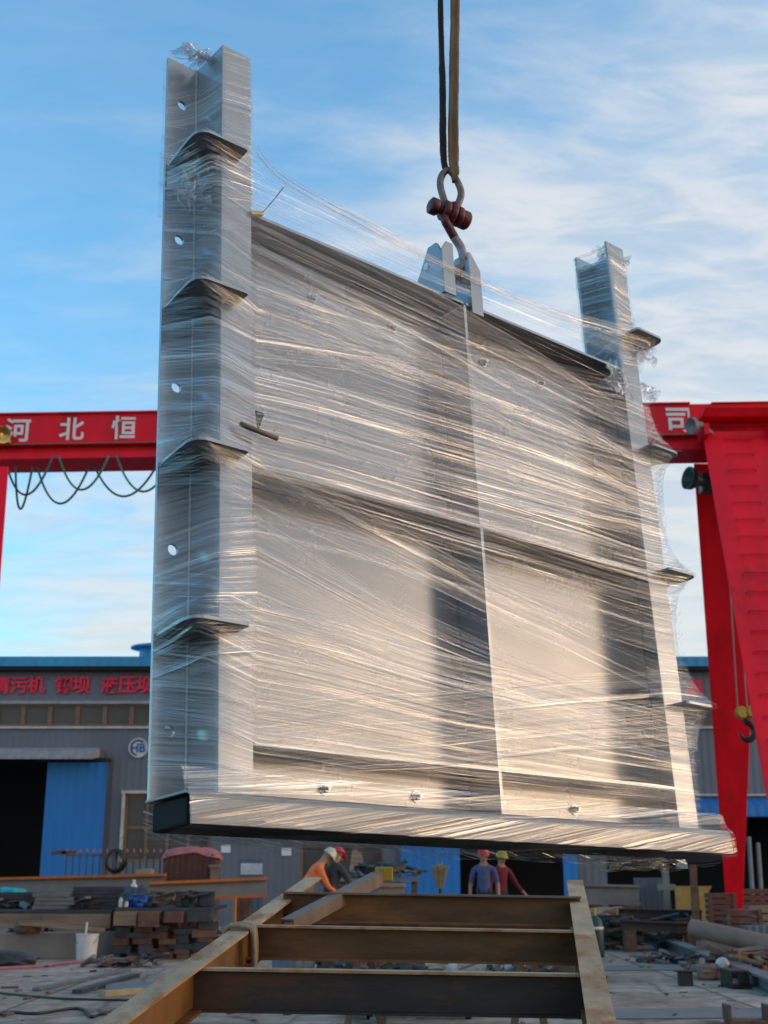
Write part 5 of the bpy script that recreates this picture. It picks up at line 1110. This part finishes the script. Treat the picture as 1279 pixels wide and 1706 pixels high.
p = PY(1083, 1515, 27.0); solo(MB().box((p.x, 27, PY(1083, 1462, 27).z / 2), (.62, .05, PY(1083, 1462, 27).z)).box((p.x, 27.06, .3), (.5, .1, .06)), 'sheet_panel', M['slate'], 'blue grey corrugated panel standing beyond the pile of plates', 'panel')
p = PY(1110, 1488, 26.6); mb = MB(); mb.box((p.x, 26.6, p.z / 2 + .25), (.13, .1, p.z + .5)); mb.box((p.x, 26.597, p.z + .12), (.36, .1, .12)); mb.box((p.x, 26.6, .02), (.4, .3, .04)); solo(mb, 'cross_bracket', M['greybeam'], 'pale cross shaped bracket right of the blue grey panel', 'bracket')
for x0, x1, lab in ((1126, 1158, 'ochre plate with a notched edge, left of the brown post'), (1165, 1186, 'narrow ochre plate right of the brown post')):
    a, b = PY(x0, 1505, 26.2), PY(x1, 1476, 26.2); mb = MB(); zc_ = (a.z + b.z) / 2
    mb.prism([V((a.x, 26.2, .2)), V((b.x, 26.2, .2)), V((b.x, 26.2, a.z)), V((b.x - .12, 26.2, zc_)), V((b.x, 26.2, b.z)), V((a.x, 26.2, b.z))], (0, .08, 0)); mb.box(((a.x + b.x) / 2, 26.25, .1), (.3, .4, .2)); solo(mb, 'ochre_plate', M['ochre'], lab, 'plate', 'ochre plates')
def dark_beam(x0, y0, x1, y1, Y, h, m, lab):
    a, b = PY(x0, y0, Y), PY(x1, y1, Y); t = thing('steel_beam', lab, 'steel beam', ((a.x + b.x) / 2, Y, 0), 'steel beams lying in the yard'); MB().ibeam(a, b, h, .2, .02, .03).build('profile', m, t)
    for q in (.1, .9): c_ = a.lerp(b, q); MB().box((c_.x, Y, (c_.z - h) / 2), (.2, .25, max(.02, c_.z - h))).build('support', M['rustjunk'], t)
dark_beam(1030, 1512, 1168, 1516, 25.0, .22, M['beam_dark'], 'dark I-beam lying low in front of the ochre plates')
dark_beam(1034, 1532, 1162, 1537, 24.0, .18, M['beam_dark'], 'dark I-beam nearest the concrete apron, left of the brown post')
a, b = PZ(1058, 1566), PZ(1160, 1572); solo(MB().bar(a + V((0, .1, .09)), b + V((0, .1, .09)), .2, .18), 'timber_beam', M['rustjunk'], 'brown timber beam lying at the far edge of the concrete', 'timber beam', bevel=.01)
# pipe rack
pr_ = thing('rack_post', 'tall brown post with a foot plate in front of the brown pipes', 'post', PZ(1162, 1588), 'brown rack posts'); p = PZ(1162, 1588); z1 = PY(1163, 1440, p.y).z
MB().bar(p, (p.x + .02, p.y, z1), .11, .11).build('post', M['rustjunk'], pr_); MB().box((p.x, p.y, .02), (.32, .3, .04)).build('foot', M['rustjunk'], pr_)
p = PZ(1211, 1614); pr2 = thing('rack_post', 'short brown post standing right of the tall one', 'post', p, 'brown rack posts'); z1 = PY(1211, 1563, p.y).z
MB().bar(p, (p.x, p.y, z1), .12, .12).build('post', M['rustjunk'], pr2); MB().box((p.x, p.y, .02), (.3, .28, .04)).build('foot', M['rustjunk'], pr2)
def pipe(x0, y0, x1, y1, Y0, Y1, r, lab):
    a, b = PY(x0, y0, Y0), PY(x1, y1, Y1); t = thing('steel_pipe', lab, 'pipe', ((a.x + b.x) / 2, Y0, 0), 'brown pipes on the rack'); d = (b - a).normalized(); q = d.to_track_quat('Z', 'Y'); L_ = (b - a).length
    MB().lathe(a, [(r * .86, .01), (r, 0), (r, L_), (r * .86, L_ - .01)], 24, d).build('tube', M['pipe'], t, smooth=False)
    for k in (.12, .7): c_ = a.lerp(b, k); MB().box((c_.x, c_.y, (c_.z - r) / 2), (.2, .3, max(.02, c_.z - r))).build('block', M['timber'], t)
pipe(1152, 1546, 1330, 1584, 21.6, 20.4, .15, 'thick brown pipe, topmost at the right edge')
pipe(1170, 1572, 1330, 1600, 21.4, 20.6, .08, 'thin brown pipe under the thickest one')
pipe(1222, 1592, 1360, 1572, 20.6, 20.8, .10, 'brown pipe crossing upwards at the right edge')
pipe(1180, 1596, 1350, 1630, 20.9, 19.8, .10, 'lowest brown pipe lying near the ground')
a, b = PZ(1078, 1566), PZ(1300, 1662); gb_ = thing('steel_beam', 'dark grey beam lying flat across the concrete to the right edge', 'steel beam', (a + b) / 2, 'steel beams lying in the yard'); MB().ibeam(a + V((0, 0, .20)), b + V((0, 0, .20)), .2, .22, .03, .03).build('profile', M['greysteel'], gb_)
ground_strip(1118, 1594, 1160, 1616, .14, .05, M['greysteel'], 'steel_bar', 'short grey strip on the concrete along the dark grey beam', 'steel bar')
p = PZ(1178, 1632); solo(MB().lathe((p.x, p.y, 0), [(.10, 0), (.13, .03), (.15, .17), (.13, .21), (.115, .21), (.12, .15), (.01, .05)], 20), 'clay_pot', M['pipe'], 'small brown pot left of the white ball', 'pot')
p = PZ(1205, 1632); wb_ = thing('ball_float', 'white ball float on a brown cup on the concrete', 'ball', p); MB().lathe(p, [(.11, 0), (.13, .03), (.14, .12)], 18).build('cup', M['pipe'], wb_); MB().lathe(p + V((0, 0, .10)), [(.01, 0)] + [(.095 * math.sin(a), .095 - .095 * math.cos(a)) for a in [i * math.pi / 12 for i in range(1, 12)]] + [(.005, .19)], 20).build('ball', M['cream'], wb_, smooth=True)
p = PZ(1142, 1642); mb = MB(); mb.box((p.x, p.y, .085), (.17, .14, .17)); mb.box((p.x, p.y, .18), (.27, .18, .02)); solo(mb, 'steel_spool', M['black'], 'small black spool standing on the concrete', 'spool', bevel=.008)
p = PZ(1250, 1648); mb = MB(); mb.profile((p.x - .12, p.y, .22), (p.x - .12, p.y + .5, .22), [(-.12, 0), (.12, 0), (.12, -.2), (.10, -.2), (.10, -.02), (-.10, -.02), (-.10, -.18), (.10, -.18), (.10, -.2), (-.12, -.2)]); solo(mb, 'box_section', M['black'], 'black square tube end leaning on the dark grey beam', 'tube')
p = PZ(1245, 1706); mb = MB(); mb.box((p.x, p.y, .02), (.40, .2, .04)); mb.box((p.x - .19, p.y, .11), (.04, .2, .14)); mb.box((p.x + .19, p.y, .11), (.04, .2, .14)); solo(mb, 'steel_bracket', M['rustjunk'], 'rusty U shaped bracket lying at the lower right', 'bracket', bevel=.005)
for k, (x, y, sx_, sy_, lab) in enumerate(((1060, 1612, 1.6, 1.0, 'pale sheet on the concrete beside the right rail, farther one'), (1120, 1688, 2.4, .9, 'pale sheet on the concrete near the bottom edge'))):
    a = PZ(x, y, .008); solo(MB().box(a, (sx_, sy_, .012), Matrix.Rotation(.05, 3, 'Z')), 'steel_sheet', M['greysteel'], lab, 'steel sheet', 'steel sheets on the ground')
# scrap bins and crates at the right edge
def crate(x, y, Y, sx_, h, m, lab, rows=3):
    p = PY(x, y, Y); t = thing('scrap_crate', lab, 'crate', (p.x, Y, 0), 'scrap crates at the right edge'); mb = MB()
    for k in range(rows): mb.box((p.x, Y, p.z - h + h * (k + .5) / rows), (sx_, .5, h / rows * .8))
    mb.build('boards', m, t)
    for s_ in (-1, 1): MB().box((p.x + s_ * (sx_ / 2 + .02), Y - .26, p.z / 2), (.07, .06, p.z)).build('post', m, t)
    MB().box((p.x, Y + .01, max(.02, p.z - h) / 2), (sx_ * .8, .4, max(.02, p.z - h - .01))).build('base', M['darkjunk'], t)
crate(1196, 1487, 24.2, .40, .5, M['brownbox'], 'dark red open crate just left of the red leg foot', 5)
crate(1232, 1514, 22.8, .50, .36, M['rustjunk'], 'rusty crate of boards in front of the red leg foot')
crate(1268, 1508, 24.6, .55, .42, M['timber'], 'timber crate at the right edge behind the brown pipes')
crate(1262, 1480, 28.0, .9, .5, M['brownbox'], 'dark brown crate far back at the right edge', 4)
p = PY(1266, 1556, 21.9); solo(MB().box((p.x, 22.1, p.z), (.5, .3, .26)).box((p.x, 22.1, (p.z - .13) / 2), (.4, .2, max(.02, p.z - .14))), 'plastic_crate', M['slate'], 'blue grey box behind the brown pipes at the right edge', 'box', bevel=.01)
for x, h, lab in ((1253, 1395, 'tall pale pipe leaning in the dark bay by the red leg, left one'), (1268, 1405, 'tall pale pipe leaning in the dark bay by the red leg, right one')):
    a_, b_ = PY(x, 1500, 33), PY(x - 6, h, 34.0); a_.z = 0; solo(MB().cyl(a_, b_, .06, 10), 'leaning_pipe', M['greysteel'], lab, 'pipe', 'leaning pipes')

# scrap heaps and floor debris
def heap(label, x, y, wd, dp, ht, n, m, seed, z0=0., Y=None, name='scrap_heap'):
    r = random.Random(seed); p = PZ(x, y) if Y is None else PY(x, y, Y); zb_ = 0. if Y is None else p.z; mb = MB()
    for k in range(n):
        a = r.uniform(-1, 1); b = r.uniform(-1, 1); top_ = ht * (1 - .6 * (a * a + b * b) / 2) * r.random(); ln = r.uniform(.12, .55) * min(1, wd)
        c = V((p.x + a * wd / 2, p.y + dp / 2 + b * dp / 2, zb_ + .03 + top_)); rot = (Matrix.Rotation(r.uniform(0, 3.1), 3, 'Z') @ Matrix.Rotation(r.uniform(-.35, .35), 3, 'Y'))
        sh = r.random()
        if sh < .45: mb.box(c, (ln, r.uniform(.04, .16), r.uniform(.01, .05)), rot, mi=k % 3)
        elif sh < .75:
            d = rot @ V((ln / 2, 0, 0)); mb.cyl(c - d, c + d, r.uniform(.012, .04), 8, mi=k % 3)
        else:
            d = rot @ V((ln / 2, 0, 0)); mb.profile(c - d, c + d, [(-.04, 0), (.04, 0), (.04, -.008), (-.032, -.008), (-.032, -.08), (-.04, -.08)], mi=k % 3)
    return solo(mb, name, m, label, 'scrap heap', 'scrap heaps')
DJ, RJ, GS, TJ, TM = M['darkjunk'], M['rustjunk'], M['greysteel'], M['tealdark'], M['timber']
heap('heap of mixed offcuts under the long work table', 60, 1584, 3.2, .9, .5, 110, [DJ, RJ, TM], 1)
heap('heap of rusty offcuts spilling out from under the rusty work table', 275, 1588, 2.4, 1.0, .55, 120, [DJ, RJ, GS], 2)
heap('offcuts scattered over the middle of the long work table', 60, 1513, 2.2, 1.4, .16, 60, [DJ, GS, RJ], 3, Y=23.0)
heap('offcuts and tools on the rusty work table behind the dark blocks', 270, 1510, 1.5, 1.2, .24, 50, [DJ, RJ, TJ], 4, Y=22.3)
heap('heap of scrap between the long grey beam and the rusty frame', 410, 1520, 1.7, 1.2, .75, 90, [RJ, DJ, TM], 5)
heap('dark scrap pile in front of the workshop at far left', 60, 1540, 3.0, 1.0, .9, 100, [DJ, RJ, GS], 6)
heap('heap of dark scrap under the rusty frame at centre', 600, 1640, 2.0, 1.5, .3, 80, [DJ, RJ, TJ], 7)
heap('scrap under the rusty frame beside the pale hollow block', 900, 1640, 1.6, 1.5, .25, 60, [DJ, GS, RJ], 8)
heap('scrap pile beyond the concrete by the tall brown post', 1110, 1560, 2.6, 1.2, .7, 110, [DJ, RJ, TJ], 9)
heap('scrap and boards under the brown pipes', 1250, 1632, 1.5, .9, .35, 60, [RJ, TM, DJ], 10)
heap('rusty scrap piled against the red leg foot', 1215, 1560, 1.6, 1.4, .9, 110, [RJ, M['brownbox'], DJ], 11)
heap('scrap on the long workbench behind the workers', 640, 1461, 1.5, .8, .22, 50, [GS, DJ, TJ], 12, Y=24.3)
r = random.Random(77); mb = MB()
for k in range(260):
    x = r.uniform(-7, 8.5); y = r.uniform(11.5, 24); sz = r.uniform(.01, .05)
    mb.box((x, y, sz * .3), (sz * r.uniform(1, 5), sz, sz * .6), Matrix.Rotation(r.uniform(0, 3), 3, 'Z'), mi=k % 3)
o = mb.build('floor_debris', [DJ, RJ, GS]); tag(o, 'small chips and offcuts littered over the concrete floor', 'debris', kind='stuff')
heap('heap of dark scrap in front of the low dark beams at the right', 1085, 1584, 2.2, .9, .75, 120, [DJ, TJ, RJ], 13)
heap('loose rusty offcuts lying right of the white bucket', 205, 1612, 1.2, .6, .12, 30, [RJ, DJ, GS], 14)
heap('offcuts on the concrete beside the dark grey beam', 1130, 1606, 1.0, .6, .10, 24, [DJ, RJ, GS], 15)
